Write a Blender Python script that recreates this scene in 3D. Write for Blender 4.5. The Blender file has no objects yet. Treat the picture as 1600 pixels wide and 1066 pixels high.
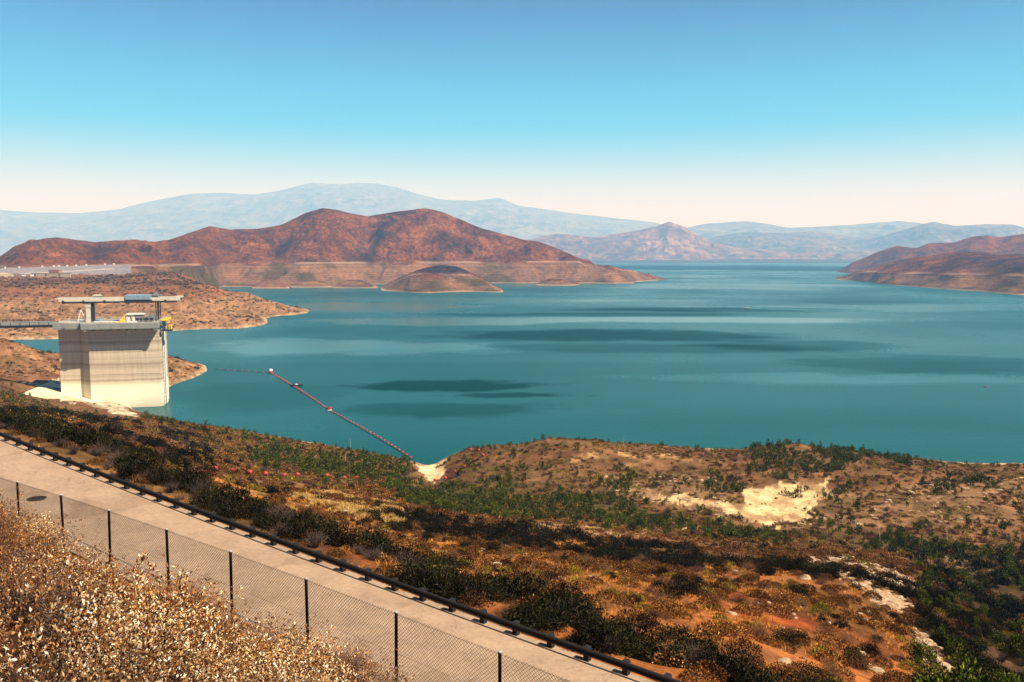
import bpy, bmesh, math, random
import numpy as np
from mathutils import Vector, Matrix

# ------------------------------------------------------------------ camera
H = 75.0                       # eye height above the water
FPX = 1350.0                   # focal length in photo pixels (1600 wide)
PITCH = math.atan(133.0 / FPX)
CP, SP = math.cos(PITCH), math.sin(PITCH)
scene = bpy.context.scene
cam_d = bpy.data.cameras.new("camera")
cam = bpy.data.objects.new("camera", cam_d)
scene.collection.objects.link(cam)
cam.location = (0, 0, H)
cam.rotation_euler = (math.pi / 2 - PITCH, 0, 0)
cam_d.sensor_width = 36.0
cam_d.lens = 36.0 * FPX / 1600.0
cam_d.clip_start = 0.2
cam_d.clip_end = 90000.0
scene.camera = cam

# ------------------------------------------------------------------ sky, sun, exposure
SUN_H = Vector((0.87, -0.49, 0)).normalized()
SUN_EL = math.radians(50)
SUN = Vector((SUN_H.x * math.cos(SUN_EL), SUN_H.y * math.cos(SUN_EL), math.sin(SUN_EL)))
SKY_PIVOT, SKY_GAMMA = 0.12, 1.6     # a deeper, more contrasty blue than the raw sky model
world = bpy.data.worlds.new("World")
scene.world = world
world.use_nodes = True
wn, wl = world.node_tree.nodes, world.node_tree.links
wn.clear()
w_out = wn.new("ShaderNodeOutputWorld")
w_bg = wn.new("ShaderNodeBackground")
w_sky = wn.new("ShaderNodeTexSky")
w_hsv = wn.new("ShaderNodeHueSaturation")
w_sky.sky_type = 'NISHITA'
w_sky.sun_disc = False
w_sky.sun_elevation = SUN_EL
w_sky.sun_rotation = math.atan2(SUN_H.x, SUN_H.y)
w_sky.altitude = 400
w_sky.air_density = 1.0
w_sky.dust_density = 0.6
w_sky.ozone_density = 1.5
w_bg.inputs['Strength'].default_value = 0.062
w_hsv.inputs['Saturation'].default_value = 2.6
w_hsv.inputs['Hue'].default_value = 0.508
w_m1 = wn.new("ShaderNodeVectorMath"); w_m1.operation = 'SCALE'; w_m1.inputs['Scale'].default_value = SKY_PIVOT
w_gam = wn.new("ShaderNodeGamma"); w_gam.inputs['Gamma'].default_value = SKY_GAMMA
w_m2 = wn.new("ShaderNodeVectorMath"); w_m2.operation = 'SCALE'; w_m2.inputs['Scale'].default_value = 1.0 / SKY_PIVOT
wl.new(w_sky.outputs[0], w_m1.inputs[0]); wl.new(w_m1.outputs[0], w_gam.inputs['Color']); wl.new(w_gam.outputs[0], w_m2.inputs[0])
wl.new(w_m2.outputs[0], w_hsv.inputs['Color'])
# bright cyan between the deep blue and the dust
w_mc = wn.new("ShaderNodeMix"); w_mc.data_type = 'RGBA'; w_mc.inputs[7].default_value = (0.3, 5.2, 9.4, 1)
w_mk = wn.new("ShaderNodeMapRange"); w_mk.interpolation_type = 'SMOOTHSTEP'
w_mk.inputs['From Min'].default_value = 0.30; w_mk.inputs['From Max'].default_value = 0.10; w_mk.inputs['To Max'].default_value = 0.85
# dusty pale band low on the horizon
w_tc = wn.new("ShaderNodeTexCoord"); w_sx = wn.new("ShaderNodeSeparateXYZ"); w_mr = wn.new("ShaderNodeMapRange"); w_mx = wn.new("ShaderNodeMix")
w_mr.interpolation_type = 'SMOOTHSTEP'
w_mr.inputs['From Min'].default_value = 0.15; w_mr.inputs['From Max'].default_value = 0.01
w_mx.data_type = 'RGBA'; w_mx.inputs[7].default_value = (12.0, 8.6, 6.7, 1)
wl.new(w_tc.outputs['Generated'], w_sx.inputs[0]); wl.new(w_sx.outputs['Z'], w_mr.inputs['Value']); wl.new(w_mr.outputs[0], w_mx.inputs[0])
wl.new(w_sx.outputs['Z'], w_mk.inputs['Value']); wl.new(w_mk.outputs[0], w_mc.inputs[0]); wl.new(w_hsv.outputs[0], w_mc.inputs[6]); wl.new(w_mc.outputs[2], w_mx.inputs[6])
# clear dry sky darkened towards the zenith, mostly out of view, to cut fill light
w_zr = wn.new("ShaderNodeMapRange"); w_zr.inputs['From Min'].default_value = 0.27; w_zr.inputs['From Max'].default_value = 0.60
w_zr.inputs['To Min'].default_value = 1.0; w_zr.inputs['To Max'].default_value = 0.22
w_zs = wn.new("ShaderNodeVectorMath"); w_zs.operation = 'SCALE'
wl.new(w_sx.outputs['Z'], w_zr.inputs['Value']); wl.new(w_zr.outputs[0], w_zs.inputs['Scale']); wl.new(w_mx.outputs[2], w_zs.inputs[0])
wl.new(w_zs.outputs[0], w_bg.inputs['Color'])
wl.new(w_bg.outputs[0], w_out.inputs['Surface'])
sun_d = bpy.data.lights.new("sun", 'SUN')
sun_d.energy = 5.0
sun_d.angle = math.radians(0.5)
sun_d.color = (1.0, 0.93, 0.82)
sun_o = bpy.data.objects.new("sun", sun_d)
scene.collection.objects.link(sun_o)
sun_o.rotation_euler = SUN.to_track_quat('Z', 'Y').to_euler()
sun_o.location = (0, 0, 500)
scene.view_settings.view_transform = 'Standard'
scene.view_settings.look = 'None'
scene.view_settings.exposure = 0.9
scene.view_settings.gamma = 1.0
scene.cycles.volume_bounces = 2
scene.cycles.max_bounces = 5
scene.cycles.diffuse_bounces = 1
scene.cycles.glossy_bounces = 2
scene.cycles.transparent_max_bounces = 12
scene.cycles.use_denoising = True

# ------------------------------------------------------------------ projection helpers
def ray(px, py):
    """horizontal slope u = X/Y and drop per unit Y of the sight line through a photo pixel"""
    a = (np.asarray(px, float) - 800.0) / FPX
    v = (np.asarray(py, float) - 533.0) / FPX
    yc = CP - v * SP
    return a / yc, (SP + v * CP) / yc

def at_depth(px, py, Y):
    u, s = ray(px, py)
    return (float(u * Y), float(Y), float(H - s * Y))

def at_height(px, py, z=0.0):
    u, s = ray(px, py)
    Y = (H - z) / s
    return (float(u * Y), float(Y), float(z))

def to_px(X, Y, Z):
    dz = np.asarray(Z, float) - H
    d = Y * CP - dz * SP
    upc = Y * SP + dz * CP
    return 800.0 + FPX * X / d, 533.0 - FPX * upc / d

# ------------------------------------------------------------------ numpy noise
def _hash(ix, iy, seed):
    h = (ix.astype(np.int64) * 374761393 + iy.astype(np.int64) * 668265263 + seed * 1442695041) & 0x7fffffff
    h = (h ^ (h >> 13)) * 1274126177 & 0x7fffffff
    h = h ^ (h >> 16)
    return (h & 0xffff) / 65535.0

def vnoise(x, y, seed=0):
    ix, iy = np.floor(x), np.floor(y)
    fx, fy = x - ix, y - iy
    fx = fx * fx * (3 - 2 * fx)
    fy = fy * fy * (3 - 2 * fy)
    a, b = _hash(ix, iy, seed), _hash(ix + 1, iy, seed)
    c, d = _hash(ix, iy + 1, seed), _hash(ix + 1, iy + 1, seed)
    return (a + (b - a) * fx) * (1 - fy) + (c + (d - c) * fx) * fy

def fbm(x, y, seed=0, octaves=5, gain=0.5):
    s, amp, tot = 0.0, 1.0, 0.0
    for k in range(octaves):
        s = s + amp * (vnoise(x * 2 ** k + 17.3 * k, y * 2 ** k - 9.1 * k, seed + k) * 2 - 1)
        tot += amp
        amp *= gain
    return s / tot

def ridged(x, y, seed=0, octaves=5, gain=0.55):
    s, amp, tot = 0.0, 1.0, 0.0
    for k in range(octaves):
        n = 1 - np.abs(vnoise(x * 2 ** k + 31.7 * k, y * 2 ** k + 5.3 * k, seed + k) * 2 - 1)
        s = s + amp * n
        tot += amp
        amp *= gain
    return s / tot

def smooth(e0, e1, x):
    t = np.clip((x - e0) / (e1 - e0), 0, 1)
    return t * t * (3 - 2 * t)

def in_poly(px, py, poly):
    inside = np.zeros(np.shape(px), bool)
    n = len(poly)
    for i in range(n):
        x0, y0 = poly[i]
        x1, y1 = poly[(i + 1) % n]
        if y0 == y1:
            continue
        c = ((y0 > py) != (y1 > py)) & (px < (x1 - x0) * (py - y0) / (y1 - y0) + x0)
        inside ^= c
    return inside

# ------------------------------------------------------------------ mesh helpers
def link(o):
    scene.collection.objects.link(o)
    return o

def tag(o, label=None, cat=None, group=None, kind=None):
    if label: o['label'] = label
    if cat: o['category'] = cat
    if group: o['group'] = group
    if kind: o['kind'] = kind
    return o

def np_mesh(name, verts, faces, mat=None, smooth_shade=False):
    """verts (n,3); faces (m,k) with constant k"""
    me = bpy.data.meshes.new(name)
    verts = np.asarray(verts, np.float32)
    faces = np.asarray(faces, np.int32)
    k = faces.shape[1]
    me.vertices.add(len(verts))
    me.vertices.foreach_set('co', verts.ravel())
    me.loops.add(faces.size)
    me.loops.foreach_set('vertex_index', faces.ravel())
    me.polygons.add(len(faces))
    me.polygons.foreach_set('loop_start', np.arange(0, faces.size, k, dtype=np.int32))
    me.polygons.foreach_set('loop_total', np.full(len(faces), k, np.int32))
    if smooth_shade:
        me.polygons.foreach_set('use_smooth', np.ones(len(faces), bool))
    me.update(calc_edges=True)
    me.validate()
    if mat: me.materials.append(mat)
    return me

def grid_faces(nr, nc):
    i = np.arange(nr - 1)[:, None] * nc + np.arange(nc - 1)[None, :]
    return np.stack([i, i + 1, i + 1 + nc, i + nc], -1).reshape(-1, 4)

def add_color(me, name, rgb):
    at = me.color_attributes.new(name=name, type='FLOAT_COLOR', domain='POINT')
    n = len(rgb)
    buf = np.ones((n, 4), np.float32)
    buf[:, :3] = rgb
    at.data.foreach_set('color', buf.ravel())

def empty(name, loc=(0, 0, 0), rz=0.0):
    o = bpy.data.objects.new(name, None)
    o.location = loc
    o.rotation_euler = (0, 0, rz)
    o.empty_display_size = 0.5
    return link(o)

def obj(name, me, parent=None, loc=None):
    o = bpy.data.objects.new(name, me)
    link(o)
    if parent: o.parent = parent
    if loc is not None: o.location = loc
    return o

class MB:
    """collects boxes, bars and lathes; build() links them as one mesh object"""
    def __init__(self):
        self.bm = bmesh.new()
    def box(self, x0, x1, y0, y1, z0, z1, bevel=0.0):
        r = bmesh.ops.create_cube(self.bm, size=1.0)
        vs = r['verts']
        for v in vs:
            v.co = Vector(((x0 + x1) / 2 + v.co.x * (x1 - x0), (y0 + y1) / 2 + v.co.y * (y1 - y0), (z0 + z1) / 2 + v.co.z * (z1 - z0)))
        if bevel:
            es = list({e for v in vs for e in v.link_edges})
            bmesh.ops.bevel(self.bm, geom=es, offset=bevel, segments=2, affect='EDGES', profile=0.5)
        return self
    def bar(self, p0, p1, w, h=None, up=(0, 0, 1)):
        """rectangular bar from p0 to p1"""
        p0, p1 = Vector(p0), Vector(p1)
        h = h or w
        d = (p1 - p0).normalized()
        s = d.cross(Vector(up))
        if s.length < 1e-4: s = Vector((1, 0, 0))
        s.normalize()
        t = s.cross(d).normalized()
        vs = []
        for p in (p0, p1):
            for a, b in ((-1, -1), (1, -1), (1, 1), (-1, 1)):
                vs.append(self.bm.verts.new(p + s * (a * w / 2) + t * (b * h / 2)))
        f = self.bm.faces.new
        for q in ((3, 2, 1, 0), (4, 5, 6, 7), (0, 1, 5, 4), (1, 2, 6, 5), (2, 3, 7, 6), (3, 0, 4, 7)):
            f([vs[i] for i in q])
        return self
    def cyl(self, p0, p1, r0, r1=None, n=12):
        p0, p1 = Vector(p0), Vector(p1)
        r1 = r0 if r1 is None else r1
        d = (p1 - p0).normalized()
        s = d.orthogonal().normalized()
        t = d.cross(s)
        a, b = [], []
        for i in range(n):
            an = 2 * math.pi * i / n
            v = s * math.cos(an) + t * math.sin(an)
            a.append(self.bm.verts.new(p0 + v * r0))
            b.append(self.bm.verts.new(p1 + v * r1))
        for i in range(n):
            j = (i + 1) % n
            self.bm.faces.new((a[i], a[j], b[j], b[i]))
        self.bm.faces.new(a[::-1])
        self.bm.faces.new(b)
        return self
    def prism(self, pts, z0, z1):
        a = [self.bm.verts.new((x, y, z0)) for x, y in pts]
        b = [self.bm.verts.new((x, y, z1)) for x, y in pts]
        n = len(pts)
        for i in range(n):
            j = (i + 1) % n
            self.bm.faces.new((a[i], a[j], b[j], b[i]))
        self.bm.faces.new(a[::-1])
        self.bm.faces.new(b)
        return self
    def ball(self, c, r, sz=1.0, u=12, v=8):
        m = Matrix.Translation(c) @ Matrix.Diagonal((r, r, r * sz, 1))
        bmesh.ops.create_uvsphere(self.bm, u_segments=u, v_segments=v, radius=1.0, matrix=m)
        return self
    def build(self, name, mat, parent=None, loc=None, smooth_shade=False):
        me = bpy.data.meshes.new(name)
        bmesh.ops.recalc_face_normals(self.bm, faces=self.bm.faces)
        self.bm.to_mesh(me)
        self.bm.free()
        if smooth_shade:
            for p in me.polygons: p.use_smooth = True
        me.materials.append(mat)
        return obj(name, me, parent, loc)

# ------------------------------------------------------------------ materials
def new_mat(name):
    m = bpy.data.materials.new(name)
    m.use_nodes = True
    nt = m.node_tree
    nt.nodes.clear()
    out = nt.nodes.new('ShaderNodeOutputMaterial')
    b = nt.nodes.new('ShaderNodeBsdfPrincipled')
    nt.links.new(b.outputs[0], out.inputs['Surface'])
    return m, nt, b

def node(nt, kind, **kw):
    n = nt.nodes.new(kind)
    for k, v in kw.items():
        if k in n.inputs: n.inputs[k].default_value = v
        else: setattr(n, k, v)
    return n

def ramp(nt, fac, stops, interp='LINEAR'):
    r = nt.nodes.new('ShaderNodeValToRGB')
    r.color_ramp.interpolation = interp
    els = r.color_ramp.elements
    while len(els) > 1: els.remove(els[-1])
    els[0].position, els[0].color = stops[0][0], (*stops[0][1], 1)
    for p, c in stops[1:]:
        e = els.new(p)
        e.color = (*c, 1)
    nt.links.new(fac, r.inputs[0])
    return r.outputs[0]

def mix(nt, a, b, fac, blend='MIX'):
    m = nt.nodes.new('ShaderNodeMix')
    m.data_type = 'RGBA'
    m.blend_type = blend
    for src, s in ((fac, 0), (a, 6), (b, 7)):
        if isinstance(src, (int, float)): m.inputs[s].default_value = src
        elif isinstance(src, tuple): m.inputs[s].default_value = (*src, 1)
        else: nt.links.new(src, m.inputs[s])
    return m.outputs[2]

def noise_tex(nt, scale, detail=6, rough=0.6, vec=None, dist=0.0):
    n = nt.nodes.new('ShaderNodeTexNoise')
    n.inputs['Scale'].default_value = scale
    n.inputs['Detail'].default_value = detail
    n.inputs['Roughness'].default_value = rough
    n.inputs['Distortion'].default_value = dist
    if vec is not None: nt.links.new(vec, n.inputs['Vector'])
    return n.outputs[0]

def coord(nt, scale=(1, 1, 1)):
    g = nt.nodes.new('ShaderNodeNewGeometry')
    m = nt.nodes.new('ShaderNodeMapping')
    m.inputs['Scale'].default_value = scale
    nt.links.new(g.outputs['Position'], m.inputs['Vector'])
    return m.outputs[0]

def bump(nt, b, height, strength, dist):
    n = nt.nodes.new('ShaderNodeBump')
    n.inputs['Strength'].default_value = strength
    n.inputs['Distance'].default_value = dist
    nt.links.new(height, n.inputs['Height'])
    nt.links.new(n.outputs[0], b.inputs['Normal'])

def plain(name, rgb, rough=0.6, metal=0.0, var=0.15, scale=3.0):
    """painted or cast surface with slight mottling and wear"""
    m, nt, b = new_mat(name)
    v = coord(nt)
    n = noise_tex(nt, scale, 5, 0.65, v)
    lo = tuple(c * (1 - var) for c in rgb)
    hi = tuple(min(1, c * (1 + var)) for c in rgb)
    nt.links.new(ramp(nt, n, [(0.3, lo), (0.7, hi)]), b.inputs['Base Color'])
    b.inputs['Roughness'].default_value = rough
    b.inputs['Metallic'].default_value = metal
    return m
# ------------------------------------------------------------------ near terrain: heights from surveyed control points
_ctl = []
def cN(px, py, Y): 
    u, s = ray(px, py); _ctl.append((float(u), math.log(Y), float(s)))
def cW(px, py, z):
    u, s = ray(px, py); Y = (H - z) / float(s); _ctl.append((float(u), math.log(Y), float(s)))
def cD(px, Y, z):
    u, s = ray(px, 700); _ctl.append((float(u), math.log(Y), (H - z) / Y))

# road frame: c = distance across (grows away from the camera), t = distance along (grows to the right)
RL = math.hypot(1, 1.387)
def road_ct(X, Y): return (X + 1.387 * Y) / RL, (1.387 * X - Y) / RL
def road_xy(c, t): return (c + 1.387 * t) / RL, (1.387 * c - t) / RL
C_FENCE, C_NEAR, C_FAR, C_RAIL = 15.3, 16.5, 22.3, 22.0
RAIL_PX = [(3, 688), (84, 720), (200, 766), (338.5, 820), (468, 869), (620, 927), (749, 974), (948, 1044)]
_rt, _rz = [], []
for _x, _y in RAIL_PX:
    _u, _s = ray(_x, _y)
    _Y = C_RAIL * RL / (float(_u) + 1.387)
    _rt.append(road_ct(float(_u) * _Y, _Y)[1]); _rz.append(H - float(_s) * _Y)
_pf = np.polyfit(_rt, _rz, 2)
T0, T1 = min(_rt), max(_rt)
def road_z(t):
    t = np.asarray(t, float)
    tc = np.clip(t, T0, T1)
    return np.polyval(_pf, tc) + np.polyval(np.polyder(_pf), tc) * (t - tc)

# the bank between the camera and the fence
for px, py, Y in [(0, 1066, 6.5), (0, 945, 11), (0, 862, 18), (0, 797, 27),
                  (300, 1066, 9), (300, 985, 15), (300, 925, 23),
                  (560, 1066, 14), (560, 1035, 19.5)]:
    u, s = ray(px, py); _ctl.append((float(u), math.log(Y), float(s) + 0.55 / Y))
for t in np.arange(-50, 26, 5.0):
    for c, dz in ((14.8, 0.25), (19.5, -0.06), (23.6, -0.25)):
        X, Y = road_xy(c, t)
        if Y > 3: _ctl.append((X / Y, math.log(Y), (H - (float(road_z(t)) + dz)) / Y))
for u in (-0.7, -0.3, 0.1, 0.5, 0.9):
    _ctl.append((u, math.log(1.6), 1.7 / 1.6 + (0.12 if u > 0 else 0)))
    _ctl.append((u, math.log(4), (2.6 + (0.5 if u > 0 else 0)) / 4))
for px, Y, d in ((850, 9, 5.2), (1100, 9, 5.8), (1400, 9, 6.4), (1100, 15, 9.4), (1400, 15, 10.0)):
    cD(px, Y, H - d)
# slope beyond the road
for a in [(50, 690, 70), (50, 660, 150), (50, 642, 250), (-200, 690, 75), (-200, 640, 200), (-200, 600, 330),
          (200, 735, 60), (200, 700, 110), (200, 670, 210), (200, 650, 340),
          (430, 830, 50), (430, 800, 85), (430, 770, 130), (430, 740, 200), (430, 705, 290),
          (620, 880, 48), (620, 840, 75), (620, 805, 125), (620, 775, 200), (620, 735, 280),
          (780, 930, 44), (780, 880, 66), (780, 840, 105), (780, 800, 200), (780, 750, 262),
          (1000, 1000, 36), (1000, 960, 44), (1000, 920, 57), (1000, 885, 78), (1000, 860, 115), (1000, 838, 170), (1000, 810, 212),
          (1200, 1050, 38), (1200, 990, 47), (1200, 940, 62), (1200, 895, 88), (1200, 872, 120), (1200, 850, 175), (1200, 822, 212),
          (1400, 1066, 44), (1400, 1010, 56), (1400, 960, 70), (1400, 915, 92), (1400, 880, 150), (1400, 850, 195),
          (1500, 1060, 52), (1500, 960, 98), (1500, 900, 150), (1590, 1060, 72), (1590, 960, 118), (1590, 880, 170), (1590, 830, 215),
          (1750, 1000, 85), (1750, 860, 180)]:
    cN(*a)
# lakeside flat and mounds
for a in [(1200, 785, 4.5), (1000, 770, 5.5), (1100, 750, 6), (1300, 775, 5), (1400, 790, 6), (1550, 790, 6), (1450, 750, 5),
          (690, 742, 1.0), (676, 752, 1.5), (720, 728, 3.5), (800, 730, 5.5), (860, 705, 8), (940, 715, 7),
          (1000, 735, 5), (1150, 725, 5), (1250, 715, 6), (1550, 755, 5), (1750, 760, 5), (640, 735, 2.5), (600, 725, 5)]:
    cW(*a)
for a in [(860, 683, 8.0), (930, 687, 6.5), (1010, 694, 4), (1090, 701, 2.5), (1180, 697, 5), (1250, 692, 6.5), (1330, 706, 4),
          (1430, 718, 2.5), (1600, 727, 2.0), (1750, 734, 2), (780, 694, 5.5), (720, 706, 2.5)]:
    cW(*a)
    u, s = ray(a[0], a[1]); Y = (H - a[2]) / float(s)
    cD(a[0], Y + 26, -3); cD(a[0], Y + 60, -8)
for a in [(654, 722), (690, 716), (625, 716), (560, 704), (500, 692), (430, 681), (360, 671), (300, 663), (240, 651), (215, 643)]:
    cW(a[0], a[1], 0.0)
    Y = at_height(a[0], a[1])[1]; cD(a[0], Y + 14, -3)
cW(640, 650, -6); cW(800, 640, -9); cW(1200, 640, -9); cW(1600, 640, -9); cW(450, 640, -8); cW(350, 620, -8); cW(1800, 640, -9)
cW(900, 560, -9); cW(1400, 560, -9); cW(600, 560, -9); cW(1800, 560, -9); cW(400, 550, -8)
cW(700, 500, -9); cW(1100, 500, -9); cW(1600, 500, -9); cW(600, 470, -9); cW(900, 470, -9); cW(1300, 470, -9); cW(1700, 470, -9)
# around the tower and the low ridge behind it
for a in [(30, 615, 12), (100, 608, 7), (150, 625, 3.0), (205, 636, 0.4), (60, 632, 12), (130, 640, 6)]:
    cW(*a)
for a in [(-150, 520, 34), (0, 527, 26), (30, 537, 20), (87, 553, 11), (180, 554, 8), (260, 556, 6), (300, 567, 2.5)]:
    cW(*a)
    if a[0] > 10:
        u, s = ray(a[0], a[1]); Y = (H - a[2]) / float(s); cD(a[0], Y + 45, -2.5)
cW(326, 577, 0); cW(262, 607, 0); cW(295, 593, 0); cW(345, 578, -3); cW(290, 615, -4); cW(300, 540, -4)
cN(0, 565, 480); cN(50, 580, 470); cW(180, 590, 0.5)
cW(100, 542, -2.5); cW(250, 535, -4); cW(55, 536, -1.5)
# peninsula and the land left of the bay
cW(484, 487, 0); cW(440, 493, 0); cW(415, 498, 0); cW(375, 498, 1.5); cW(391, 511, 0); cW(340, 514, 0); cW(265, 517, 0); cW(120, 524, 0); cW(60, 527, 1)
cW(510, 487, -5); cW(430, 520, -5); cW(460, 502, -4); cW(320, 524, -4)
for px, py, Y in [(437, 471, 1180), (390, 459, 1240), (328, 446, 1290), (300, 441, 1320), (200, 475, 1020), (100, 503, 900), (0, 503, 860),
                  (-200, 503, 860), (0, 472, 1030), (0, 440, 1300), (200, 440, 1300), (300, 470, 1040), (380, 490, 990), (300, 500, 920), (-200, 440, 1300),
                  (0, 428, 1480), (200, 428, 1480), (-200, 428, 1480), (300, 436, 1500)]:
    cN(px, py, Y)
cD(390, 1400, -2); cD(437, 1300, -4); cD(480, 1400, -8); cD(350, 1500, 2); cD(420, 1600, -8)
cD(0, 1700, 44); cD(200, 1700, 40); cD(300, 1700, 25); cD(600, 1700, -9); cD(1000, 1700, -9); cD(1600, 1700, -9); cD(-200, 1700, 44)

_c = np.array(_ctl)
_P = np.stack([_c[:, 0] * 3.0, _c[:, 1]], 1)
def _phi(r): 
    return r * r * np.log(r + 1e-9)
_d = np.sqrt(((_P[:, None] - _P[None]) ** 2).sum(-1))
_n = len(_P)
_A = np.zeros((_n + 3, _n + 3))
_A[:_n, :_n] = _phi(_d) + np.eye(_n) * 2e-4
_A[:_n, _n] = _A[_n, :_n] = 1
_A[:_n, _n + 1:] = _P
_A[_n + 1:, :_n] = _P.T
_w = np.linalg.solve(_A, np.concatenate([_c[:, 2] * np.exp(0.5 * _c[:, 1]), np.zeros(3)]))
def _slope(u, Y):
    u = np.asarray(u, float); Y = np.asarray(Y, float)
    sh = u.shape
    q = np.stack([u.ravel() * 3.0, np.log(Y.ravel())], 1)
    out = np.zeros(len(q))
    for i in range(0, len(q), 20000):
        qq = q[i:i + 20000]
        r = np.sqrt(((qq[:, None] - _P[None]) ** 2).sum(-1))
        out[i:i + 20000] = _phi(r) @ _w[:_n] + _w[_n] + qq @ _w[_n + 1:]
    return (out * np.exp(-0.5 * q[:, 1])).reshape(sh)

_cu, _cl = np.linspace(-1.3, 1.3, 261), np.linspace(math.log(1.2), math.log(1900), 220)
_CU, _CL = np.meshgrid(_cu, _cl)
_CS = _slope(_CU, np.exp(_CL)) * np.exp(0.5 * _CL)
def slope_fast(u, Y):
    l = np.log(Y)
    a = np.clip((u - _cu[0]) / (_cu[1] - _cu[0]), 0, 259.999); b = np.clip((l - _cl[0]) / (_cl[1] - _cl[0]), 0, 218.999)
    i, j = b.astype(int), a.astype(int); fb, fa = b - i, a - j
    v = (_CS[i, j] * (1 - fa) + _CS[i, j + 1] * fa) * (1 - fb) + (_CS[i + 1, j] * (1 - fa) + _CS[i + 1, j + 1] * fa) * fb
    return v * np.exp(-0.5 * l)

def terrain_raw(u, Y):
    X = u * Y
    z = H - slope_fast(u, Y) * Y
    r = np.hypot(X, Y)
    z = z + fbm(X / 14, Y / 14, 3, 4) * np.clip((r - 20) / 60, 0, 1) * 0.8 * smooth(-2, 2, z)
    z = z + fbm(X / 70, Y / 70, 8, 4) * np.clip((r - 450) / 300, 0, 1) * 4.0 * smooth(0, 8, z)
    z = z + (ridged(X / 45, Y / 45, 12, 4) - .7) * np.clip((r - 430) / 80, 0, 1) * 5.0 * smooth(0.5, 7, z)
    z = z + fbm(X / 1.7, Y / 1.7, 5, 3) * 0.10 * np.clip(r / 8, 0, 1)
    return z

def terrain(u, Y, carve=True):
    u = np.asarray(u, float); Y = np.asarray(Y, float)
    z = terrain_raw(u, Y)
    X = u * Y
    c, t = road_ct(X, Y)
    rz = road_z(t) - 0.10
    w = smooth(C_FENCE - 0.4, C_NEAR - 0.05, c) * (1 - smooth(C_FAR + 0.5, C_FAR + 3.0, c)) * (t > -75) * (t < 45)
    return z * (1 - w) + rz * w if carve else z

_TG_lu = np.linspace(-0.95, 0.95, 1050)
_TG_lY = np.linspace(math.log(1.6), math.log(1750), 720)
_uu, _YY = np.meshgrid(_TG_lu, np.exp(_TG_lY))
_ZZ = terrain(_uu, _YY)
def ground(X, Y):
    """height of the built terrain sheet, bilinear"""
    X = np.asarray(X, float); Y = np.asarray(Y, float)
    a = np.clip((X / Y - _TG_lu[0]) / (_TG_lu[1] - _TG_lu[0]), 0, len(_TG_lu) - 1.001)
    b = np.clip((np.log(Y) - _TG_lY[0]) / (_TG_lY[1] - _TG_lY[0]), 0, len(_TG_lY) - 1.001)
    i, j = b.astype(int), a.astype(int)
    fb, fa = b - i, a - j
    return ((_ZZ[i, j] * (1 - fa) + _ZZ[i, j + 1] * fa) * (1 - fb) + (_ZZ[i + 1, j] * (1 - fa) + _ZZ[i + 1, j + 1] * fa) * fb)

def hit(px, py, Y0=3.0):
    """where the sight line through a photo pixel meets the terrain"""
    u, s = ray(px, py)
    Ys = np.exp(np.linspace(math.log(Y0), math.log(1740), 4000))
    g = ground(u * Ys, Ys)
    k = np.argmax(g >= H - s * Ys)
    return (float(u * Ys[k]), float(Ys[k]), float(g[k]))
# ------------------------------------------------------------------ ground sheet with soils that differ from place to place
ZONES = {
 'orange': [(430, 770), (470, 765), (640, 805), (760, 848), (900, 845), (1090, 880), (1230, 868), (1330, 905), (1430, 975), (1500, 1080), (1050, 1100), (700, 935), (560, 880), (430, 815)],
 'orange2': [(240, 735), (300, 735), (360, 755), (420, 775), (400, 790), (320, 770), (250, 765)],
 'sand': [(1163, 790), (1158, 768), (1200, 752), (1240, 757), (1285, 747), (1306, 762), (1286, 785), (1255, 795), (1262, 812), (1200, 822), (1120, 800), (1010, 778), (1000, 762), (1080, 778)],
 'notch': [(648, 720), (672, 728), (700, 742), (692, 755), (676, 757), (660, 742)],
 'pale': [(900, 712), (960, 708), (1070, 706), (1080, 722), (980, 728), (900, 726)],
 'pink': [(940, 745), (1120, 745), (1160, 790), (1400, 760), (1600, 745), (1600, 812), (1400, 825), (1250, 822), (1080, 800), (950, 770)],
 'rocky': [(1250, 872), (1320, 868), (1380, 885), (1428, 908), (1440, 940), (1412, 958), (1365, 942), (1335, 915), (1270, 892)],
 'rocky2': [(1415, 975), (1440, 985), (1520, 1070), (1490, 1080), (1440, 1030)],
 'path': [(1470, 862), (1590, 902), (1600, 912), (1470, 872)],
 'mid': [(770, 822), (1000, 815), (1130, 815), (1120, 838), (900, 842), (800, 840)],
 'red': [(1090, 905), (1140, 900), (1230, 930), (1280, 980), (1240, 1000), (1160, 970)],
 'greenband': [(640, 790), (600, 760), (500, 745), (420, 725), (440, 700), (640, 745), (660, 765), (700, 762), (730, 745), (790, 752), (840, 778), (960, 772), (1010, 800), (1110, 818), (1180, 830), (1300, 830), (1420, 842), (1600, 870), (1600, 930), (1480, 885), (1330, 850), (1180, 845), (1040, 828), (900, 815), (760, 815), (690, 810)],
 'gully': [(1440, 900), (1470, 870), (1620, 870), (1620, 1100), (1520, 1100), (1480, 1010)],
 'shorepale': [(40, 605), (100, 590), (215, 640), (205, 648), (120, 628)],
 'bank': [(0, 470), (500, 430), (500, 520), (0, 530)],
}
_uu2, _YY2 = _uu.ravel(), _YY.ravel()
_XX2, _Z2 = _uu2 * _YY2, _ZZ.ravel()
_px, _py = to_px(_XX2, _YY2, _Z2)
_jx = fbm(_XX2 / (_YY2 * 0.02), _YY2 ** 0.5 * 2.5, 41, 5, .65) * 34
_jy = fbm(_XX2 / (_YY2 * 0.02), _YY2 ** 0.5 * 2.5 + 50, 43, 5, .65) * 15
def zone(name, px=None, py=None):
    if px is None: return in_poly(_px + _jx, _py + _jy, ZONES[name])
    return in_poly(px, py, ZONES[name])
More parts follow.
